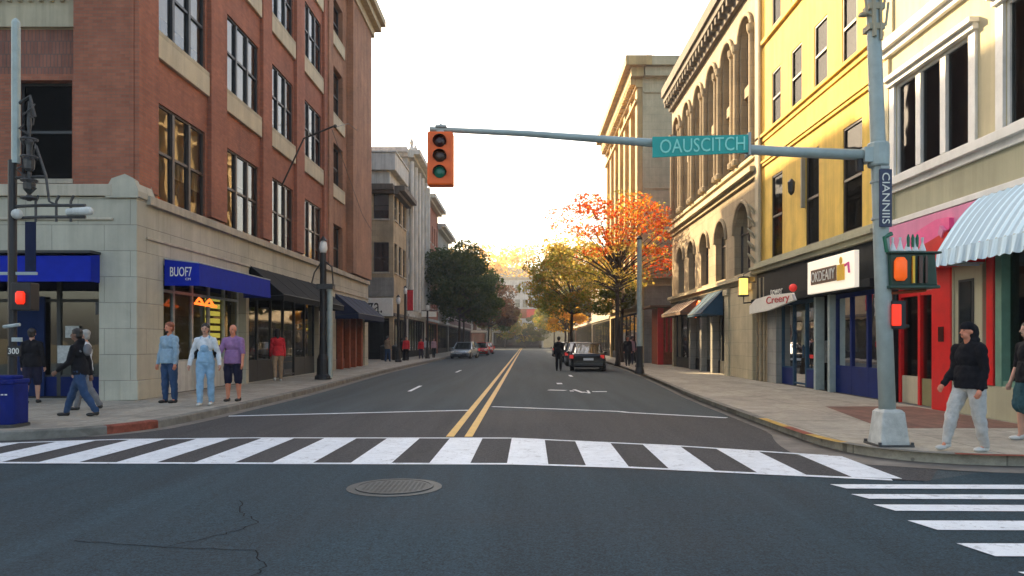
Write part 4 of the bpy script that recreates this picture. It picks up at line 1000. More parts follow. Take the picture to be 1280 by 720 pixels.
tree('pale green tree before the right end of the white banded building', 5.6, 140, 9.5, 4.4, 3., 'leaf_lime', 24, 300, .2, 16)
tree('low yellow green tree in front of the white banded building, left of the lane lines', -4.2, 168, 8.5, 3.6, 1.6, 'leaf_lime', 20, 260, .2, 21)
tree('low green tree in front of the white banded building, right of the lane lines', 3.6, 170, 7.8, 3.4, 1.4, 'leaf_green', 20, 260, .2, 22)
tree('narrow gold tree at the foot of the white banded building', .2, 174, 5.6, 2.4, 1.2, 'leaf_yellow', 14, 240, .18, 23)
rr = random.Random(5); fw = MB()
for i in range(150):
    y = rr.uniform(215, 300); x = rr.uniform(-1, 1)*y*.42; z = 28*(1-math.exp(-((y-195)/45)**2)); s = rr.uniform(3.5, 6)
    for k in range(5): leaves(fw, (x+rr.uniform(-1, 1)*s*.6, y+rr.uniform(-1, 1)*s*.5, z+s*(.9+rr.uniform(-.4, .7))), (s*.6, s*.6, s*.5), 60, .5, rr)
o = fw.build('far_wood', 'leaf_gold'); o['kind'] = 'stuff'; o['label'] = 'golden autumn wood covering the hill beyond the street'; o['category'] = 'wood'

# ------------------------------------------------------------------ signals and poles
S = thing('signal_mast', 'tall grey green traffic signal mast with long arm over the street', 'traffic signal', (4.94, 10.3, .15))
PX, PY = 4.94, 10.3
m = MB(); 
def pole_x(z): return PX-.035*(z-.15)
m.tube([(pole_x(z), PY, z) for z in (.6, 2.5, 4.0, 6.2, 8.4)], [.108, .104, .098, .090, .082], 20); m.build('pole', 'galv', S, smooth=True)
m = MB()
ring = lambda w_, z: [(PX-w_, PY-w_, z), (PX+w_, PY-w_, z), (PX+w_, PY+w_, z), (PX-w_, PY+w_, z)]
m.add(ring(.205, .15)+ring(.19, .25)+ring(.155, .60)+ring(.12, .64), [(0, 1, 2, 3)[::-1], (12, 13, 14, 15)]+[(i*4+k, i*4+(k+1) % 4, i*4+4+(k+1) % 4, i*4+4+k) for i in range(3) for k in range(4)])
m.build('pedestal', 'concrete_base', S, .02)
m = MB(); m.box(PX-.235, PX+.235, PY-.235, PY+.235, .15, .175)
for sx in (-.215, .215):
    for sy in (-.215, .215): m.tube([(PX+sx, PY+sy, .17), (PX+sx, PY+sy, .21)], .022, 6)
m.build('base_plate', 'iron', S)
AX = pole_x(4.1)
m = MB(); arm = [(AX, PY, 4.07), (3.4, PY, 4.13), (1.5, PY, 4.26), (.0, PY, 4.37), (-1.28, PY, 4.43)]
m.tube(arm, [.075, .068, .055, .042, .034], 14); m.build('mast_arm', 'galv', S, smooth=True)
m = MB(); m.lathe((AX, PY, 3.92), [(.13, 0), (.14, .02), (.14, .3), (.13, .32)], 16); m.box(AX-.22, AX-.08, PY-.09, PY+.09, 3.97, 4.17); m.build('collar', 'galv', S, smooth=False)
m = MB(); m.lathe((AX-.25, PY, 3.86), [(.05, 0), (.05, .16)], 10); m.build('clamp', 'black_paint', S)
m = MB(); xx = pole_x(6.0)
for dz, dx in ((0, .12), (.16, -.13), (.28, .1)): m.tube([(xx, PY-.08, 5.75+dz), (xx+dx, PY-.1, 5.8+dz), (xx+dx*1.3, PY-.1, 6.1+dz)], .018, 6)
m.tube([(xx-.03, PY-.1, 5.65), (xx-.05, PY-.1, 6.6)], .03, 8); m.tube([(xx+.06, PY-.1, 5.6), (xx+.05, PY-.1, 6.5)], .02, 8); m.box(xx-.1, xx+.11, PY-.11, PY+.11, 5.75, 5.83); m.box(xx-.1, xx+.11, PY-.11, PY+.11, 6.02, 6.1)
m.box(xx-.2, xx-.1, PY-.06, PY+.02, 5.95, 5.99); m.build('conduit', 'trim_cream', S)
m = MB(); m.tube([(xx, PY, 6.25), (xx-.25, PY, 6.7), (xx-.9, PY, 7.1)], .03, 8); m.tube([(xx, PY, 6.25), (xx+.2, PY, 6.6)], .025, 8); m.build('upper_bracket', 'iron', S)
# signal head hanging from the arm
H = thing('traffic_signal', 'orange three lens traffic signal with green lens hanging at the arm end', 'traffic signal', (-1.13, PY, 3.6))
m = MB(); m.box(-1.30, -.955, PY-.10, PY+.10, 3.655, 4.375); m.build('housing', 'signal_orange', H, .02)
m = MB(); m.box(-1.18, -1.08, PY-.04, PY+.04, 4.375, 4.41); m.tube([(-1.13, PY, 4.37), (-1.13, PY, 4.5)], .02, 8); m.box(-1.2, -1.05, PY-.05, PY+.05, 4.45, 4.475); m.build('hanger', 'galv_pale', H)
def visor(mb, cx, cy, cz, r, dep):
    dep = .06
    N = 18
    for k in range(N):
        a0, a1 = R(-30)+R(240)*k/N, R(-30)+R(240)*(k+1)/N
        for rr_ in (r, r-.006):
            mb.quad((cx+rr_*math.cos(a0), cy, cz+rr_*math.sin(a0)), (cx+rr_*math.cos(a1), cy, cz+rr_*math.sin(a1)), (cx+rr_*math.cos(a1), cy-dep, cz+rr_*math.sin(a1)*.96), (cx+rr_*math.cos(a0), cy-dep, cz+rr_*math.sin(a0)*.96))
for z, mt in ((4.24, 'lens_dark_red'), (4.04, 'lens_dark_amber'), (3.825, 'lens_green')):
    m = MB(); m.tube([(-1.13, PY-.09, z), (-1.13, PY-.115, z), (-1.13, PY-.13, z)], [.082, .078, .03], 20); l = m.build('lens', mt, H)
    m = MB(); visor(m, -1.13, PY-.10, z, .09, .11); m.build('visor', 'black_paint', l)
# green street name sign
N_ = thing('street_name_sign', 'wide green street name sign with pale letters on the signal arm', 'sign', (2.4, PY, 3.95))
sx0, sx1 = (814-655)/950*PY, (933-655)/950*PY
m = MB(); m.add([(sx0, PY-.1, 4.02), (sx1, PY-.1, 4.09), (sx1, PY-.1, 4.33), (sx0, PY-.1, 4.30), (sx0, PY-.08, 4.02), (sx1, PY-.08, 4.09), (sx1, PY-.08, 4.33), (sx0, PY-.08, 4.30)], [(0, 1, 2, 3), (7, 6, 5, 4), (0, 4, 5, 1), (1, 5, 6, 2), (2, 6, 7, 3), (3, 7, 4, 0)])
pl = m.build('sign_plate', 'sign_green', N_, .004)
text('OAUSCITCH', N_, 'sign_mint', (sx0+.10, PY-.108, 4.075), (1, 0, .04), (0, 0, 1), sx1-sx0-.15, .185, .006)
m = MB()
for x in (sx0+.3, sx1-.2): m.box(x-.02, x+.02, PY-.079, PY+.06, 4.1, 4.12); m.box(x-.02, x+.02, PY-.075, PY-.06, 4.1, 4.32)
m.box(sx1-.0, sx1+.03, PY-.11, PY+.08, 4.06, 4.36); m.build('bracket', 'galv_pale', N_)
# vertical name plate on pole
Q = thing('pole_sign', 'narrow navy plate with white vertical letters strapped to the signal mast', 'sign', (4.8, PY-.15, 3.1))
vx = pole_x(3.5); vw = .085
m = MB(); m.box(vx-vw, vx+vw, PY-.17, PY-.15, 3.08, 3.85); m.build('plate', 'sign_navy', Q, .006); 
text('CIANNIIS', Q, 'sign_white', (vx-.05, PY-.178, 3.80), (0, 0, -1), (1, 0, 0), .68, .10, .006)
m = MB(); 
for z in (3.2, 3.7): m.lathe((pole_x(z), PY, z), [(.117, 0), (.117, .03)], 16)
m.box(vx-.06, vx+.06, PY-.16, PY-.1, 3.86, 3.9); m.build('strap', 'galv_pale', Q)
# side signal cluster
U = thing('signal_cluster', 'dark green side signal box with glowing orange lamp on the mast', 'traffic signal', (5.1, PY, 2.3))
bx = pole_x(2.5)+.06
m = MB(); m.add([(bx-.02, PY-.16, 2.30), (bx+.60, PY-.16, 2.30), (bx+.66, PY+.12, 2.30), (bx-.02, PY+.12, 2.30), (bx-.04, PY-.18, 2.72), (bx+.56, PY-.18, 2.72), (bx+.62, PY+.12, 2.70), (bx-.02, PY+.12, 2.72)],
     [(3, 2, 1, 0), (4, 5, 6, 7), (0, 1, 5, 4), (1, 2, 6, 5), (2, 3, 7, 6), (3, 0, 4, 7)])
m.box(bx-.06, bx+.63, PY-.22, PY+.13, 2.72, 2.75); m.box(bx-.05, bx+.62, PY-.20, PY+.13, 2.26, 2.30); m.build('housing', 'signal_green', U, .01)
m = MB(); m.tube([(bx+.09, PY-.19, 2.36), (bx+.09, PY-.19, 2.40), (bx+.09, PY-.19, 2.62), (bx+.09, PY-.19, 2.67)], [.05, .082, .082, .05], 14); m.build('lamp', 'lamp_orange', U, smooth=True)
m = MB(); m.box(bx+.25, bx+.28, PY-.2, PY-.17, 2.33, 2.69); m.build('rod', 'yellow_sign', U); m = MB(); m.box(bx+.33, bx+.38, PY-.21, PY-.17, 2.33, 2.69); m.box(bx+.42, bx+.45, PY-.2, PY-.17, 2.33, 2.69); m.build('red_fin', 'lens_dark_red', U)
m = MB()
for i in range(5): m.lathe((bx+.04+i*.10, PY-.08, 2.75), [(.035, 0), (.05, .02), (.03, .08), (.012, .13+.03*(i % 2)), (.02, .2)], 8)
m.build('insulator', 'lamp_white', U); m = MB()
for i in range(3): m.lathe((bx+.24+i*.06, PY-.1, 2.82), [(.018, 0), (.022, .12), (.008, .17)], 8)
m.tube([(bx-.05, PY-.1, 2.75), (bx-.08, PY-.1, 2.95), (bx+.02, PY-.1, 3.0)], .03, 6); m.build('insulator_cap', 'lens_green', U)
m = MB(); m.tube([(bx+.05, PY, 2.26), (bx+.06, PY, 2.12)], .02, 6); m.tube([(bx+.02, PY-.05, 2.2), (bx+.5, PY-.05, 2.24)], .02, 6); m.build('bracket', 'rust', U)
W = thing('pedestrian_signal', 'small red and black pedestrian signal below the green signal box', 'traffic signal', (5.0, PY, 1.7))
m = MB(); m.box(bx+.02, bx+.20, PY-.12, PY+.10, 1.72, 2.10); m.tube([(bx+.11, PY, 2.1), (bx+.11, PY, 2.2)], .02, 6); m.box(bx-.02, bx+.3, PY-.02, PY+.02, 1.74, 1.78); m.build('housing', 'black_paint', W, .01)
m = MB(); m.box(bx+.0, bx+.13, PY-.15, PY-.12, 1.76, 2.05); m.build('lens', 'lamp_red', W, .02)

# left signal pole
LP = thing('signal_pole', 'dark and grey signal pole at the left edge before the corner entrance', 'pole', (-8.62, 13.0, .15))
px, py = -8.75, 13.0
m = MB(); m.tube([(px, py, .15), (px, py, 4.65)], .07, 12); m.lathe((px, py, .15), [(.16, 0), (.14, .1), (.09, .3), (.07, .35)], 12); m.build('lower_pole', 'black_paint', LP)
m = MB(); m.tube([(px+.06, py, 4.6), (px+.06, py, 7.0)], .07, 12); m.lathe((px+.06, py, 7.0), [(.07, 0), (.05, .05), (.001, .09)], 12); m.build('upper_pole', 'galv', LP)
m = MB()
for z in (3.86, 3.66, 4.35): m.tube([(px, py, z), (px+.5, py, z+.02), (px+(1.25 if z < 4 else .55), py, z+.02)], .028, 8)
for x in (.4, .75, 1.0): m.tube([(px+x, py, 3.6), (px+x, py, 3.95), (px+x+.05, py, 4.05)], .022, 6)
m.build('bracket_arm', 'iron', LP)
m = MB(); m.tube([(px+.95, py-.02, 3.76), (px+1.3, py-.02, 3.78)], [.06, .075], 12); m.ball((px+1.32, py-.02, 3.78), .072, 10, 8); m.ball((px+.12, py-.06, 3.72), .09, 10, 8); m.build('lamp', 'white_wall', LP)
m = MB(); ox = px+.30
m.lathe((ox, py-.02, 3.95), [(.03, 0), (.08, .05), (.03, .12), (.09, .2), (.10, .3), (.04, .38), (.03, .5), (.08, .55), (.09, .7), (.04, .78), (.05, .95), (.07, 1.0), (.02, 1.1), (.04, 1.3), (.02, 1.7)], 9)
for k_ in range(9): m.tube([(ox+.1*math.sin(k_*2.1), py-.05, 4.05+k_*.17), (ox+.17*math.cos(k_*1.7), py-.1, 4.15+k_*.17), (ox-.1*math.sin(k_*1.3), py, 4.25+k_*.17)], .014, 5)
m.tube([(px+.08, py, 5.6), (ox, py, 5.75), (ox+.08, py, 5.4)], .03, 6); m.tube([(ox+.1, py, 4.9), (ox+.27, py, 4.4), (ox+.33, py, 3.95), (ox+.42, py, 3.9)], .022, 6)
for z in (4.0, 4.3, 4.7, 5.0): m.tube([(ox+.12*math.cos(t_), py-.02+.12*math.sin(t_), z) for t_ in [2*math.pi*k/14 for k in range(15)]], .02, 5)
m.build('scroll_ornament', 'iron', LP)
m = MB(); m.box(px+.22, px+.40, py-.01, py+.01, 2.75, 3.6); m.build('banner', 'navy_canvas', LP); m = MB(); m.box(px-.25, px+.42, py-.02, py+.02, 2.69, 2.74); m.build('banner_rod', 'galv', LP)
m = MB(); m.box(px+.06, px+.40, py-.14, py+.1, 2.08, 2.55); hs = m.build('signal_head', 'black_paint', LP, .015)
m = MB(); m.tube([(px+.24, py-.16, 2.18), (px+.24, py-.16, 2.22), (px+.24, py-.16, 2.36), (px+.24, py-.16, 2.4)], [.05, .075, .075, .05], 14); m.build('lens', 'lamp_red', hs, smooth=True)
m = MB(); m.box(px-.02, px+.2, py-.10, py-.08, 1.3, 1.48); pp = m.build('plate', 'black_paint', LP); text('300', pp, 'sign_white', (px, py-.106, 1.34), (1, 0, 0), (0, 0, 1), .18, .1)
m = MB(); m.tube([(px-.1, py-.08, 1.8), (px+.18, py-.08, 1.84)], .03, 6); m.box(px+.05, px+.22, py-.1, py-.07, 1.55, 1.62); m.build('push_button', 'galv_pale', LP)
# blue bin
Bn = thing('litter_bin', 'deep blue street bin at the left edge beside the signal pole', 'bin', (-8.7, 12.55, .15))
def rrect(x0, x1, y0, y1, r, n=4):
    P = []
    for cx, cy, a0 in ((x1-r, y0+r, -90), (x1-r, y1-r, 0), (x0+r, y1-r, 90), (x0+r, y0+r, 180)):
        P += [(cx+r*math.cos(R(a0+90*k/n)), cy+r*math.sin(R(a0+90*k/n))) for k in range(n+1)]
    return P
m = MB(); m.prism(rrect(-9.1, -8.3, 12.3, 13.0-.2, .1), .2, .86); m.build('body', 'bin_blue', Bn, .01, False)
m = MB(); m.prism(rrect(-9.13, -8.29, 12.27, 12.83, .11), .86, .93); m.prism(rrect(-9.05, -8.35, 12.35, 12.75, .1), .93, .99); m.build('lid', 'bin_blue', Bn, .015)
m = MB(); m.prism(rrect(-9.12, -8.28, 12.28, 12.82, .1), .15, .2); m.build('base', 'iron', Bn)
m = MB(); d_ = [(-8.72, .77), (-8.66, .70), (-8.72, .63), (-8.78, .70)]
for (a, b), (c, d) in zip(d_, d_[1:]+d_[:1]): m.tube([(a, 12.292, b), (c, 12.292, d)], .008, 4)
for x in (-8.6, -8.52, -8.46, -8.4): m.box(x, x+.035, 12.288, 12.30, .67+.01*(x > -8.5), .70)
m.build('marking', 'sign_white', Bn)

def lamppost(label, x, y, h, globe=True, group=None, banner=None, th=.1):
    T = thing('street_lamp', label, 'street lamp', (x, y, .15), group)
    m = MB(); m.lathe((x, y, .15), [(th*2.6, 0), (th*2.6, .12), (th*2, .2), (th*1.9, .75), (th*1.25, .95), (th*1.1, 1.5), (th, h-.9), (th*.8, h-.5)], 14); m.build('post', 'black_paint', T, smooth=False)
    if globe:
        m = MB(); m.lathe((x, y, h-.5), [(.06, 0), (.12, .06), (.16, .2), (.13, .42), (.05, .5)], 12); m.build('lamp_globe', 'lamp_white', T, smooth=True)
        m = MB(); m.lathe((x, y, h), [(.16, 0), (.1, .06), (.02, .16)], 12); m.build('cap', 'black_paint', T)
    if banner:
        m = MB(); m.box(x+.14, x+.2+.38, y-.01, y+.01, banner[1], banner[2]); m.build('banner', banner[0], T)
        m = MB(); m.tube([(x, y, banner[2]+.02), (x+.62, y, banner[2]+.02)], .018, 6); m.tube([(x, y, banner[1]-.02), (x+.62, y, banner[1]-.02)], .018, 6); m.build('arm', 'black_paint', T)
    return T
T = lamppost('thick black street lamp with flared base on the left sidewalk', -7.45, 28.2, 5.3, th=.12)
m = MB(); m.tube([(-7.2, 28.2, .2), (-7.2, 28.2, 3.5)], .10, 12); m.build('sleeve', 'galv', T)
m = MB(); m.tube([(-7.45, 28.2, 4.6), (-7.75, 28.1, 4.1), (-7.85, 28.1, 3.7)], .03, 6); m.tube([(-7.45, 28.2, 4.6), (-7.1, 28.1, 4.3), (-7.05, 28.1, 3.6)], .03, 6); m.box(-7.65, -7.05, 28.0, 28.4, 3.5, 3.68); m.build('bracket', 'iron', T)
lamppost('slim black street lamp with red banner left of the twin one', -8.9, 57.0, 5.6, banner=('cloth_red', 3.9, 5.4), th=.09)
lamppost('slim black street lamp nearest the parked silver car', -8.0, 63.0, 4.6, th=.08)
lamppost('black street lamp among the pedestrians before the beige stone corner', -8.6, 52.0, 4.6, th=.09)
T = thing('street_pole', 'plain grey street pole on a black base rising through the orange tree', 'pole', (4.95, 33.2, .15))
x, y = 5.05, 33.2
m = MB(); m.lathe((x, y, 1.3), [(.13, 0), (.13, .1), (.11, 3.5), (.10, 4.7)], 14); m.build('shaft', 'galv', T)
m = MB(); m.lathe((x, y, .15), [(.22, 0), (.20, .15), (.15, .3), (.14, 1.2)], 14); m.build('base', 'black_paint', T)
m = MB(); m.lathe((x, y, 6.0), [(.13, 0), (.13, .08), (.02, .2)], 12); m.build('cap', 'black_paint', T)
lamppost('black street lamp on the right sidewalk behind the grey pole', 6.3, 41.5, 4.2, th=.09)
# bins / posts by the stone corner
for i, (x, y, l) in enumerate(((-10.6, 57.5, 'black cylindrical bin against the beige stone corner, the left one'), (-9.7, 57.2, 'black cylindrical bin near the beige stone corner, the right one'))):
    Tn = thing('litter_bin', l, 'bin', (x, y, .15)); m = MB(); m.lathe((x, y, .15), [(.22, 0), (.25, .1), (.25, 1.0)], 14); m.build('body', 'black_paint', Tn); m = MB(); m.lathe((x, y, 1.15), [(.28, 0), (.26, .08), (.08, .16)], 14); m.build('lid', 'iron', Tn)
for i, (x, y) in enumerate(((-9.3, 100), )): pass
SG = thing('shop_banner_pole', 'white hanging shop sign on an iron bracket beyond the stone corner', 'sign', (-9.6, 72, 4.6))
m = MB(); m.box(-9.7, -8.3, 72, 72.08, 3.9, 4.4); m.build('plate', 'sign_white', SG); m = MB(); m.tube([(-10.2, 72.04, 4.5), (-8.2, 72.04, 4.5)], .03, 6); m.build('bracket', 'iron', SG)

# ------------------------------------------------------------------ cars
def car(label, x, y, rot, mat, L=4.5, Wd=1.8, Hh=1.45, group='cars parked along the kerbs', wagon=False):
    T = thing('parked_car', label, 'car', (0, 0, 0), group); W2 = Wd/2
    def loft(mb, S, n):
        vs = [v for s in S for v in s]; fs = [(i*n+k, i*n+(k+1) % n, (i+1)*n+(k+1) % n, (i+1)*n+k) for i in range(len(S)-1) for k in range(n)]
        mb.add(vs, fs+[tuple(range(n)), tuple(range((len(S)-1)*n, len(S)*n))[::-1]])
    def sec(yy, hw, zb, zt): return [(-hw*.9, yy, zb), (hw*.9, yy, zb), (hw, yy, zb+.12), (hw, yy, zb+(zt-zb)*.62), (hw*.93, yy, zt-.03), (hw*.8, yy, zt), (-hw*.8, yy, zt), (-hw*.93, yy, zt-.03), (-hw, yy, zb+(zt-zb)*.62), (-hw, yy, zb+.12)]
    h = L/2; m = MB()     # local -y is the rear
    loft(m, [sec(-h, W2*.80, .32, .78), sec(-h+.06, W2*.92, .26, .92), sec(-h+.35, W2*.98, .2, .97), sec(-h+1.1, W2, .18, .95), sec(0, W2, .18, .93), sec(h-1.3, W2, .18, .90), sec(h-.4, W2*.97, .2, .78), sec(h-.08, W2*.88, .26, .66), sec(h, W2*.74, .34, .55)], 10)
    m.build('body', mat, T, .03, True)
    g_ = MB(); r0 = -h+.45 if not wagon else -h+.15
    def cs(yy, hw, z0, z1): return [(-hw, yy, z0), (hw, yy, z0), (hw*.76, yy, z1), (-hw*.76, yy, z1)]
    loft(g_, [cs(r0, W2*.90, .9, .93), cs(r0+.75, W2*.92, .9, Hh-.07), cs(r0+1.1, W2*.93, .9, Hh-.03), cs(h-2.3, W2*.93, .9, Hh-.02), cs(h-1.95, W2*.93, .88, Hh-.08), cs(h-1.15, W2*.9, .86, .9)], 4)
    g_.build('windows', 'car_glass', T, .02, True)
    rf = MB(); rf.add([(-W2*.70, r0+.8, Hh-.045), (W2*.70, r0+.8, Hh-.045), (W2*.72, h-2.0, Hh-.03), (-W2*.72, h-2.0, Hh-.03), (-W2*.62, r0+.95, Hh+.01), (W2*.62, r0+.95, Hh+.01), (W2*.62, h-2.2, Hh+.02), (-W2*.62, h-2.2, Hh+.02)], [(0, 1, 5, 4), (1, 2, 6, 5), (2, 3, 7, 6), (3, 0, 4, 7), (4, 5, 6, 7)])
    for s in (-1, 1):
        rf.tube([(s*W2*.9, r0+.02, .94), (s*W2*.70, r0+.78, Hh-.05)], .035, 5); rf.tube([(s*W2*.9, h-1.18, .9), (s*W2*.75, h-1.98, Hh-.05)], .03, 5); rf.tube([(s*W2*.93, -.1, .92), (s*W2*.71, -.12, Hh-.04)], .03, 5)
    rf.build('roof', mat, T)
    for sx in (-1, 1):
        for yy in (-h+.85, h-.85):
            w_ = MB(); w_.tube([(sx*(W2-.2), yy, .33), (sx*(W2-.02), yy, .33), (sx*(W2+.01), yy, .33)], [.33, .33, .29], 18); wo = w_.build('wheel', 'tyre', T)
            w_ = MB(); w_.tube([(sx*(W2-.05), yy, .33), (sx*(W2+.02), yy, .33)], [.2, .19], 12); w_.build('rim', 'rim', wo)
        l = MB(); l.box(sx*W2*.86-.18, sx*W2*.86+.02, -h+.0, -h+.1, .68, .86); l.build('tail_light', 'tail_red', T, .01)
        l = MB(); l.box(sx*W2*.72-.17, sx*W2*.72+.12, h-.2, h-.03, .52, .66); l.build('headlight', 'lamp_white', T, .01)
        l = MB(); l.ball((sx*(W2+.1), h-1.75, .95), (.1, .06, .07), 8, 6); l.build('wing_mirror', mat, T)
    b = MB(); b.box(-.26, .26, -h-.02, -h+.03, .58, .70); b.box(-.26, .26, h-.03, h+.02, .36, .47); b.build('number_plate', 'plate', T)
    b = MB(); b.box(-W2*.8, W2*.8, -h-.04, -h+.1, .3, .44); b.box(-W2*.72, W2*.72, h-.1, h+.03, .3, .44); b.build('bumper', 'dark_frame', T, .02)
    T.location = (x, y, 0); T.rotation_euler = (0, 0, rot); return T
car('glossy black sedan parked at the right kerb, nearest of the right row', 3.45, 41.6, R(-3), 'car_black', 4.7, 1.85, 1.48)
car('dark grey car parked just ahead of the glossy black sedan', 3.6, 50, R(-2), 'car_grey', 4.5, 1.8, 1.5)
car('black car third in the right kerb row', 3.7, 58.5, 0, 'car_black', 4.5, 1.8, 1.5)
car('pale car fourth in the right kerb row', 3.8, 68, 0, 'car_white', 4.4, 1.8, 1.5)
car('dark car at the far end of the right kerb row', 3.9, 80, 0, 'car_grey', 4.4, 1.8, 1.5)
car('silver blue car parked facing us at the left kerb', -5.5, 70.5, R(180-8), 'car_silver', 4.6, 1.85, 1.5)
car('teal car half hidden behind the silver blue one at the left kerb', -5.6, 77.5, R(180), 'car_teal', 4.5, 1.8, 1.5)
car('bright red car at the left kerb beyond the teal one', -4.9, 86, R(180), 'car_red', 4.4, 1.8, 1.45)
car('red car farthest down the left kerb', -4.7, 95, R(180), 'car_red', 4.4, 1.8, 1.45)

# ------------------------------------------------------------------ people
CLOTH = {'jacket', 'shirt', 'trousers', 'shorts', 'skirt', 'bib', 'backpack', 'hood', 'hair', 'hem'}
FOLD = bpy.data.textures.new('fold', 'CLOUDS'); FOLD.noise_scale = .085; FOLD.noise_depth = 2
def blob(name, parts, mat, parent, voxel=.014, smooth=3):
    mb = MB()
    for p in parts:
        if p[0] == 'c': mb.tube([p[1], tuple(p[1][i]*.5+p[3][i]*.5 for i in range(3)), p[3]], [p[2], (p[2]+p[4])/2, p[4]], 12); mb.ball(p[1], p[2], 12, 8); mb.ball(p[3], p[4], 12, 8)
        elif p[0] == 'k':
            N = 18; A0, B0 = Vector(p[1]), Vector(p[2]); vs = [(q.x+r_*p[3]*math.cos(2*math.pi*k/N), q.y+r_*p[4]*math.sin(2*math.pi*k/N), q.z) for q, r_ in ((A0, 1.), (A0*.5+B0*.5, .95), (B0, .8)) for k in range(N)]
            mb.add(vs, [(i*N+k, i*N+(k+1) % N, (i+1)*N+(k+1) % N, (i+1)*N+k) for i in range(2) for k in range(N)]+[tuple(range(N))[::-1], tuple(range(2*N, 3*N))])
        else: mb.ball(p[1], p[2], 14, 10)
    me = mb.mesh('tmp'); ob = bpy.data.objects.new('tmp', me); COL.objects.link(ob)
    r = ob.modifiers.new('r', 'REMESH'); r.mode = 'VOXEL'; r.voxel_size = voxel; r.use_smooth_shade = True
    if name in CLOTH:
        d = ob.modifiers.new('d', 'DISPLACE'); d.texture = FOLD; d.strength = .035; d.mid_level = .5; d.texture_coords = 'LOCAL'
    if smooth: s = ob.modifiers.new('s', 'SMOOTH'); s.factor = .5; s.iterations = smooth
    dg = bpy.context.evaluated_depsgraph_get(); new = bpy.data.meshes.new_from_object(ob.evaluated_get(dg)); bpy.data.objects.remove(ob)
    new.name = name; new.materials.clear(); new.materials.append(MATS[mat]); new.polygons.foreach_set('use_smooth', [True]*len(new.polygons))
    o = bpy.data.objects.new(name, new); COL.objects.link(o); o.parent = parent; return o
def person(label, x, y, h, face, top, bottom, shoes='shoe_dark', skin='skin', hair='hair_dark', legs=((4, 4), (-4, 4)), arms=((5, 8, 15), (5, 8, 15)), shorts=0, sleeves=1, build=1., voxel=.016, hood=False, extras=(), base=.152, head_turn=0, hairlong=0, group=None, skirt=False, lean=0, tuck=False):
    """legs: (thigh fwd deg, knee bend deg) right,left; arms: (fwd, out, elbow bend)"""
    T = thing('person', label, 'person', (x, y, base), group)
    V_ = Vector; hipz = .93; B = build
    fw = lambda a: V_((0, -math.sin(R(a)), -math.cos(R(a))))
    J = {}; low = 9
    for s, (th, kn) in zip((-1, 1), legs):
        hp = V_((s*.088*B, 0, hipz)); k = hp+fw(th)*.43+V_((s*.012, 0, 0)); a = k+fw(th-kn)*.41; J[s] = (hp, k, a, th-kn); low = min(low, a.z-.085)
    off = V_((0, 0, -low))
    for s in (-1, 1): J[s] = tuple(p+off for p in J[s][:3])+(J[s][3],)
    ln = R(lean); 
    def up(p): p = V_(p)+off; q = V_((0, 0, hipz))+off; d = p-q; return q+V_((d.x, d.y*math.cos(ln)-d.z*math.sin(ln), d.z*math.cos(ln)+d.y*math.sin(ln)))
    pel, waist, chest, nk, hd = up((0, 0, .95)), up((0, 0, 1.1)), up((0, .005, 1.29)), up((0, .015, 1.47)), up((0, -.015, 1.635))
    AR = {}
    for s, (f, o, e) in zip((-1, 1), arms):
        sh = up((s*.168*B, 0, 1.385)); d = V_((s*math.sin(R(o)), -math.sin(R(f)), -math.cos(R(f))*math.cos(R(o)))).normalized()
        el = sh+d*.285; d2 = V_((s*math.sin(R(o*.5)), -math.sin(R(f+e)), -math.cos(R(f+e)))).normalized(); wr = el+d2*.25; AR[s] = (sh, el, wr, d2)
    c = lambda a, ra, b, rb: ('c', tuple(a), ra, tuple(b), rb)
    e = lambda p, r: ('e', tuple(p), r)
    kc = lambda a, b, rx, ry: ('k', tuple(a), tuple(b), rx, ry)
    def torso(g):
        P = [e(pel, (.15*B+g, .11*B+g, .12+g)), e(waist, (.128*B+g, .098*B+g, .14+g)), e(chest, (.152*B+g, .112*B+g, .17+g)), e(up((0, .01, 1.37)), (.13*B+g, .085*B+g, .075+g))]
        for s in (-1, 1): P.append(c(up((s*.04, .02, 1.455)), .045+g*.6, AR[s][0]+V_((-s*.02, 0, .0)), .046*B+g))
        return P
    def leg(s, g, frac=1.):
        hp, k, a, _ = J[s]
        if frac < .99:
            t = frac*2; 
            if t <= 1: return [c(hp, .09*B+g, hp+(k-hp)*t, .075*B+g)]
            return [c(hp, .09*B+g, k, .062*B+g*1.3), c(k, .062*B+g*1.3, k+(a-k)*(t-1), .055*B+g*1.3)]
        return [c(hp, .09*B+g, k, .058*B+g), c(k, .056*B+g, k+(a-k)*.35, .056*B+g), c(k+(a-k)*.35, .055*B+g, a, .036+g*1.3)]
    def armp(s, g, frac=1.):
        sh, el, wr, d2 = AR[s]
        P = [c(sh, .050*B+g, el, .040+g)]
        if frac >= .99: P.append(c(el, .041+g, wr, .028+g))
        return P
    body = torso(0)+[c(nk, .055, hd-V_((0, 0, .06)), .05)]
    th_ = R(head_turn); rot = lambda v: V_((v[0]*math.cos(th_)-v[1]*math.sin(th_), v[0]*math.sin(th_)+v[1]*math.cos(th_), v[2]))
    H_ = lambda v: hd+rot(v)
    body += [e(H_((0, .012, .02)), (.076, .093, .098)), e(H_((0, -.025, -.055)), (.052, .06, .052)), c(H_((0, -.085, .005)), .010, H_((0, -.108, -.025)), .014), e(H_((.074, .01, -.01)), (.012, .02, .03)), e(H_((-.074, .01, -.01)), (.012, .02, .03))]
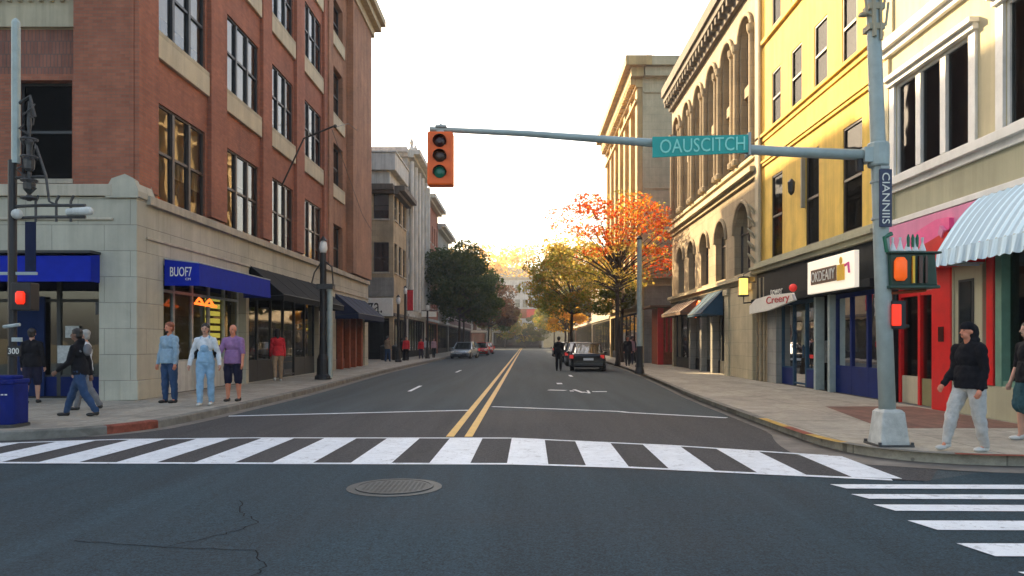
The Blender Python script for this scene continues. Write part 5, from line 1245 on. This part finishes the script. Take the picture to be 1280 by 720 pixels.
    for s in (-1, 1):
        body += leg(s, 0)+armp(s, 0); sh, el, wr, d2 = AR[s]
        sd_ = V_((0, -1, 0)); pm = wr+d2*.055; body.append(c(wr, .026, pm+d2*.02, .034))
        side_ = d2.cross(V_((s, 0, 0))).normalized()
        for q, ln_ in enumerate((.065, .075, .07, .055)):
            r0 = pm+d2*.025+side_*(.024*(q-1.5)); mid = r0+d2*ln_*.55+V_((-s*.006, 0, 0)); tip = mid+d2*ln_*.4+V_((-s*.022, 0, 0)); body += [c(r0, .0105, mid, .010), c(mid, .010, tip, .008)]
        t0 = wr+d2*.03; body.append(c(t0, .013, t0-side_*.045+d2*.04, .010))
        a = J[s][2]; body.append(c(a, .034, a+V_((0, -.05, -.045)), .024))
    blob('body', body, skin, T, voxel)
    sc_ = []
    tp = torso(.018)+([] if tuck else [kc(up((0, 0, .86)), up((0, 0, 1.16)), .198*B, .150*B)])+[x_ for s in (-1, 1) for x_ in armp(s, .016, sleeves)]
    if hood: tp += [c(nk+V_((0, .03, 0)), .085, nk+V_((0, .045, .03)), .075)]
    blob('jacket' if hood or sleeves >= 1 else 'shirt', tp, top, T, voxel)
    bt = [e(pel-V_((0, 0, .03)), (.160*B+.012, .122*B+.012, .12))]
    if skirt:
        for s in (-1, 1): hp, k, a, _ = J[s]; bt.append(c(hp, .115*B, hp+(k-hp)*.95, .125*B))
        bt.append(c(pel, .14*B, (J[-1][1]+J[1][1])/2+V_((0, 0, .03)), .15*B))
    else:
        for s in (-1, 1): bt += leg(s, .017, shorts if shorts else 1.)
    blob('skirt' if skirt else ('shorts' if shorts else 'trousers'), bt, bottom, T, voxel)
    for s in (-1, 1):
        a = J[s][2]; z = a.z-.085; lift = max(0, z)
        # shoe pitched when the foot is lifted
        tilt = min(.08, lift*.6); P = [e(a+V_((0, .01, -.045)), (.046, .055, .05)), e(a+V_((0, -.10, -.058-tilt)), (.05, .085, .036)), c(a+V_((0, .02, -.062)), .028, a+V_((0, -.14, -.066-tilt)), .026)]
        blob('shoe', P, shoes, T, voxel*.8)
    if hair == 'none': pass
    elif hair == 'beanie': blob('beanie', [e(H_((0, .012, .055)), (.086, .102, .08)), c(H_((-.05, .03, .03)), .045, H_((.05, .03, .03)), .045)], 'cloth_black', T, voxel*.8)
    else:
        P = [e(H_((0, .026, .048)), (.088, .100, .088)), e(H_((0, .055, -.005)), (.080, .062, .085))]
        if hairlong: P += [c(H_((.0, .06, 0)), .07, H_((0, .07, -.16)), .05), c(H_((.055, .03, 0)), .03, H_((.06, .03, -.14)), .025), c(H_((-.055, .03, 0)), .03, H_((-.06, .03, -.14)), .025)]
        blob('hair', P, hair, T, voxel*.8)
    em = MB()
    for s in (-1, 1): em.ball(tuple(H_((s*.030, -.079, .012))), (.011, .007, .007), 8, 6)
    em.ball(tuple(H_((0, -.083, -.052))), (.024, .006, .006), 8, 6)
    eo = em.build('face_features', 'hair_dark'); eo.parent = T
    for nm, fn, mt in extras:
        blob(nm, fn(up, J, AR, c, e, V_), mt, T, voxel)
    T.scale = (h/1.75,)*3; T.rotation_euler = (0, 0, R(face)); return T
# facing 0 = towards the viewer, -90 = towards screen left, 90 = towards screen right
pack = lambda up, J, AR, c, e, V_: [c(up((0, .17, 1.38)), .10, up((0, .17, 1.12)), .11)]
person('person in black hooded jacket, black beanie and pale grey trousers walking by the signal mast', 5.72, 9.75, 1.66, -74, 'cloth_black', 'cloth_greylight', 'shoe_white', 'skin_red', 'beanie',
       legs=((24, 10), (-4, 10)), arms=((4, 4, 38), (-10, 4, 32)), voxel=.011, hood=True, build=1.18, lean=3, extras=[('backpack', pack, 'cloth_black'), ('hood', lambda up, J, AR, c, e, V_: [e(up((0, .055, 1.62)), (.098, .095, .12)), e(up((0, .06, 1.50)), (.12, .09, .08))], 'cloth_black')])
person('person in dark top and knee length dark skirt at the right edge', 7.13, 10.75, 1.68, -90, 'cloth_black', 'cloth_teal', 'shoe_white', 'skin', 'hair_dark', legs=((5, 5), (-6, 5)), skirt=True, sleeves=.5, voxel=.012, hairlong=1)
person('person in dark jacket and jeans striding left past the corner pier', -8.35, 14.3, 1.70, -85, 'cloth_black', 'cloth_jeans', 'shoe_dark', 'skin_brown', 'hair_dark', legs=((24, 6), (-16, 16)), arms=((-22, 5, 15), (16, 5, 35)), voxel=.012, hood=True, lean=5,
       extras=[('shoulder_bag', lambda up, J, AR, c, e, V_: [e(up((0, .17, 1.33)), (.11, .07, .12)), c(up((.12, .1, 1.3)), .02, up((.1, -.05, 1.44)), .02)], 'cloth_grey')])
person('person in grey clothes mostly hidden behind the striding jeans wearer', -8.95, 15.5, 1.66, -80, 'cloth_white', 'cloth_grey', 'shoe_dark', 'skin', 'hair_grey', legs=((18, 8), (-16, 14)), voxel=.014)
person('person in black top and dark shorts behind the blue bin', -11.2, 17.3, 1.7, 200, 'cloth_black', 'cloth_darknavy', 'shoe_dark', 'skin', 'hair_dark', legs=((8, 4), (-6, 4)), shorts=.5, voxel=.014)
person('person in blue grey sweater and jeans standing at the corner pier', -8.12, 17.4, 1.84, -25, 'cloth_bluegrey', 'cloth_jeans', 'shoe_dark', 'skin_red', 'hair_red', legs=((2, 3), (-2, 3)), arms=((4, 10, 10), (4, 12, 10)), voxel=.012, build=1.1,
       extras=[('beard', lambda up, J, AR, c, e, V_: [e(up((0, -.06, 1.56)), (.045, .035, .05))], 'hair_dark')])
def bib(up, J, AR, c, e, V_): return [('k', tuple(up((0, 0, .92))), tuple(up((0, -.0, 1.16))), .182, .150), e(up((0, -.05, 1.22)), (.10, .10, .12)), c(up((-.07, -.09, 1.28)), .02, up((-.09, -.02, 1.47)), .02), c(up((.07, -.09, 1.28)), .02, up((.09, -.02, 1.47)), .02)]
person('person in white shirt and pale blue denim overalls between two others by the awning', -7.0, 16.7, 1.80, 10, 'cloth_white', 'cloth_denim_pale', 'shoe_white', 'skin', 'hair_dark', legs=((6, 4), (-4, 6)), arms=((-6, 20, 25), (-6, 18, 25)), voxel=.012, build=1.0, tuck=True,
       extras=[('bib', bib, 'cloth_denim_pale'), ('shoulder_bag', lambda up, J, AR, c, e, V_: [e(up((-.22, .07, 1.15)), (.07, .09, .13))], 'cloth_black'), ('shoulder_bag', lambda up, J, AR, c, e, V_: [e(up((.22, .07, 1.15)), (.07, .09, .13))], 'cloth_black')])
person('person in purple patterned shirt and long dark shorts with arms folded', -6.85, 17.9, 1.80, -5, 'cloth_purple', 'cloth_darknavy', 'shoe_dark', 'skin_red', 'none', legs=((3, 3), (-3, 3)), arms=((22, 14, 95), (6, 12, 15)), shorts=.55, sleeves=.5, voxel=.012, build=1.12,
       extras=[('hem', lambda up, J, AR, c, e, V_: [e(up((0, 0, 1.0)), (.185, .145, .12))], 'cloth_pinkish')])
person('person in red top and tan trousers passing the black shopfront', -8.75, 27.0, 1.85, -160, 'cloth_red', 'cloth_tan', 'shoe_white', 'skin_brown', 'hair_dark', legs=((10, 6), (-12, 20)), voxel=.016, hairlong=1)
person('person dressed in black walking in the roadway beside the parked black sedan', 1.85, 40.5, 1.82, 180, 'cloth_black', 'cloth_black', 'shoe_dark', 'skin', 'hair_dark', legs=((4, 3), (-4, 3)), base=.0, voxel=.018)
far = [(-8.6, 55.5, 'cloth_red', 'cloth_black', 'person in red top and black trousers beside the first slim lamp', 0), (-9.3, 58, 'cloth_black', 'cloth_black', 'person in black in front of the beige stone corner', 180), (-8.4, 62, 'cloth_red', 'cloth_darknavy', 'person in red top and navy trousers in front of the white ornate building', 0),
       (-7.9, 66.5, 'cloth_pinkish', 'cloth_black', 'person in pink top and black trousers nearest the silver blue car', 20), (-9.0, 70, 'cloth_white', 'cloth_grey', 'person in white top and grey trousers walking far down the left sidewalk', 180),
       (6.0, 44.0, 'cloth_black', 'cloth_black', 'person in black standing nearest the parked cars on the right sidewalk', 0), (6.5, 46.2, 'cloth_pinkish', 'cloth_darknavy', 'person in pinkish top under the orange tree', 180), (7.0, 49, 'cloth_darknavy', 'cloth_black', 'person in navy top beside the olive stone block', -30),
       (-9.6, 53.5, 'cloth_tan', 'cloth_jeans', 'person in tan top and jeans left of the red topped one', 160)]
for i, (x, y, a, b, l, f) in enumerate(far):
    person(l, x, y, rnd.uniform(1.68, 1.84), f, a, b, 'shoe_dark', ['skin', 'skin_brown', 'skin_red'][i % 3], 'hair_dark', legs=((rnd.uniform(4, 18), 8), (rnd.uniform(-16, -3), 10)), voxel=.022, group='pedestrians far down the street')

for o in list(COL.objects):
    if o.parent is None and o.get('category') and not o.get('group'):
        gname = {'tree': 'trees along the street', 'street lamp': 'black street lamps', 'person': 'people on the sidewalks', 'bin': 'street bins', 'building': 'buildings lining the street'}.get(o['category'])
        if gname: o['group'] = gname

hz_ = MB(); hz_.box(-420, 420, -60, 420, -1.0, 90); hz = hz_.build('haze', 'tar'); hz.data.materials.clear()
hm_ = bpy.data.materials.new('haze'); hm_.use_nodes = True; hm_.node_tree.nodes.remove(hm_.node_tree.nodes['Principled BSDF'])
pv = hm_.node_tree.nodes.new('ShaderNodeVolumePrincipled'); pv.inputs['Density'].default_value = .0008; pv.inputs['Color'].default_value = (.95, .95, .95, 1); pv.inputs['Anisotropy'].default_value = .35
hm_.node_tree.links.new(pv.outputs[0], hm_.node_tree.nodes['Material Output'].inputs['Volume']); hz.data.materials.append(hm_)
hz['kind'] = 'stuff'; hz['label'] = 'thin warm evening haze filling the street'; hz['category'] = 'haze'
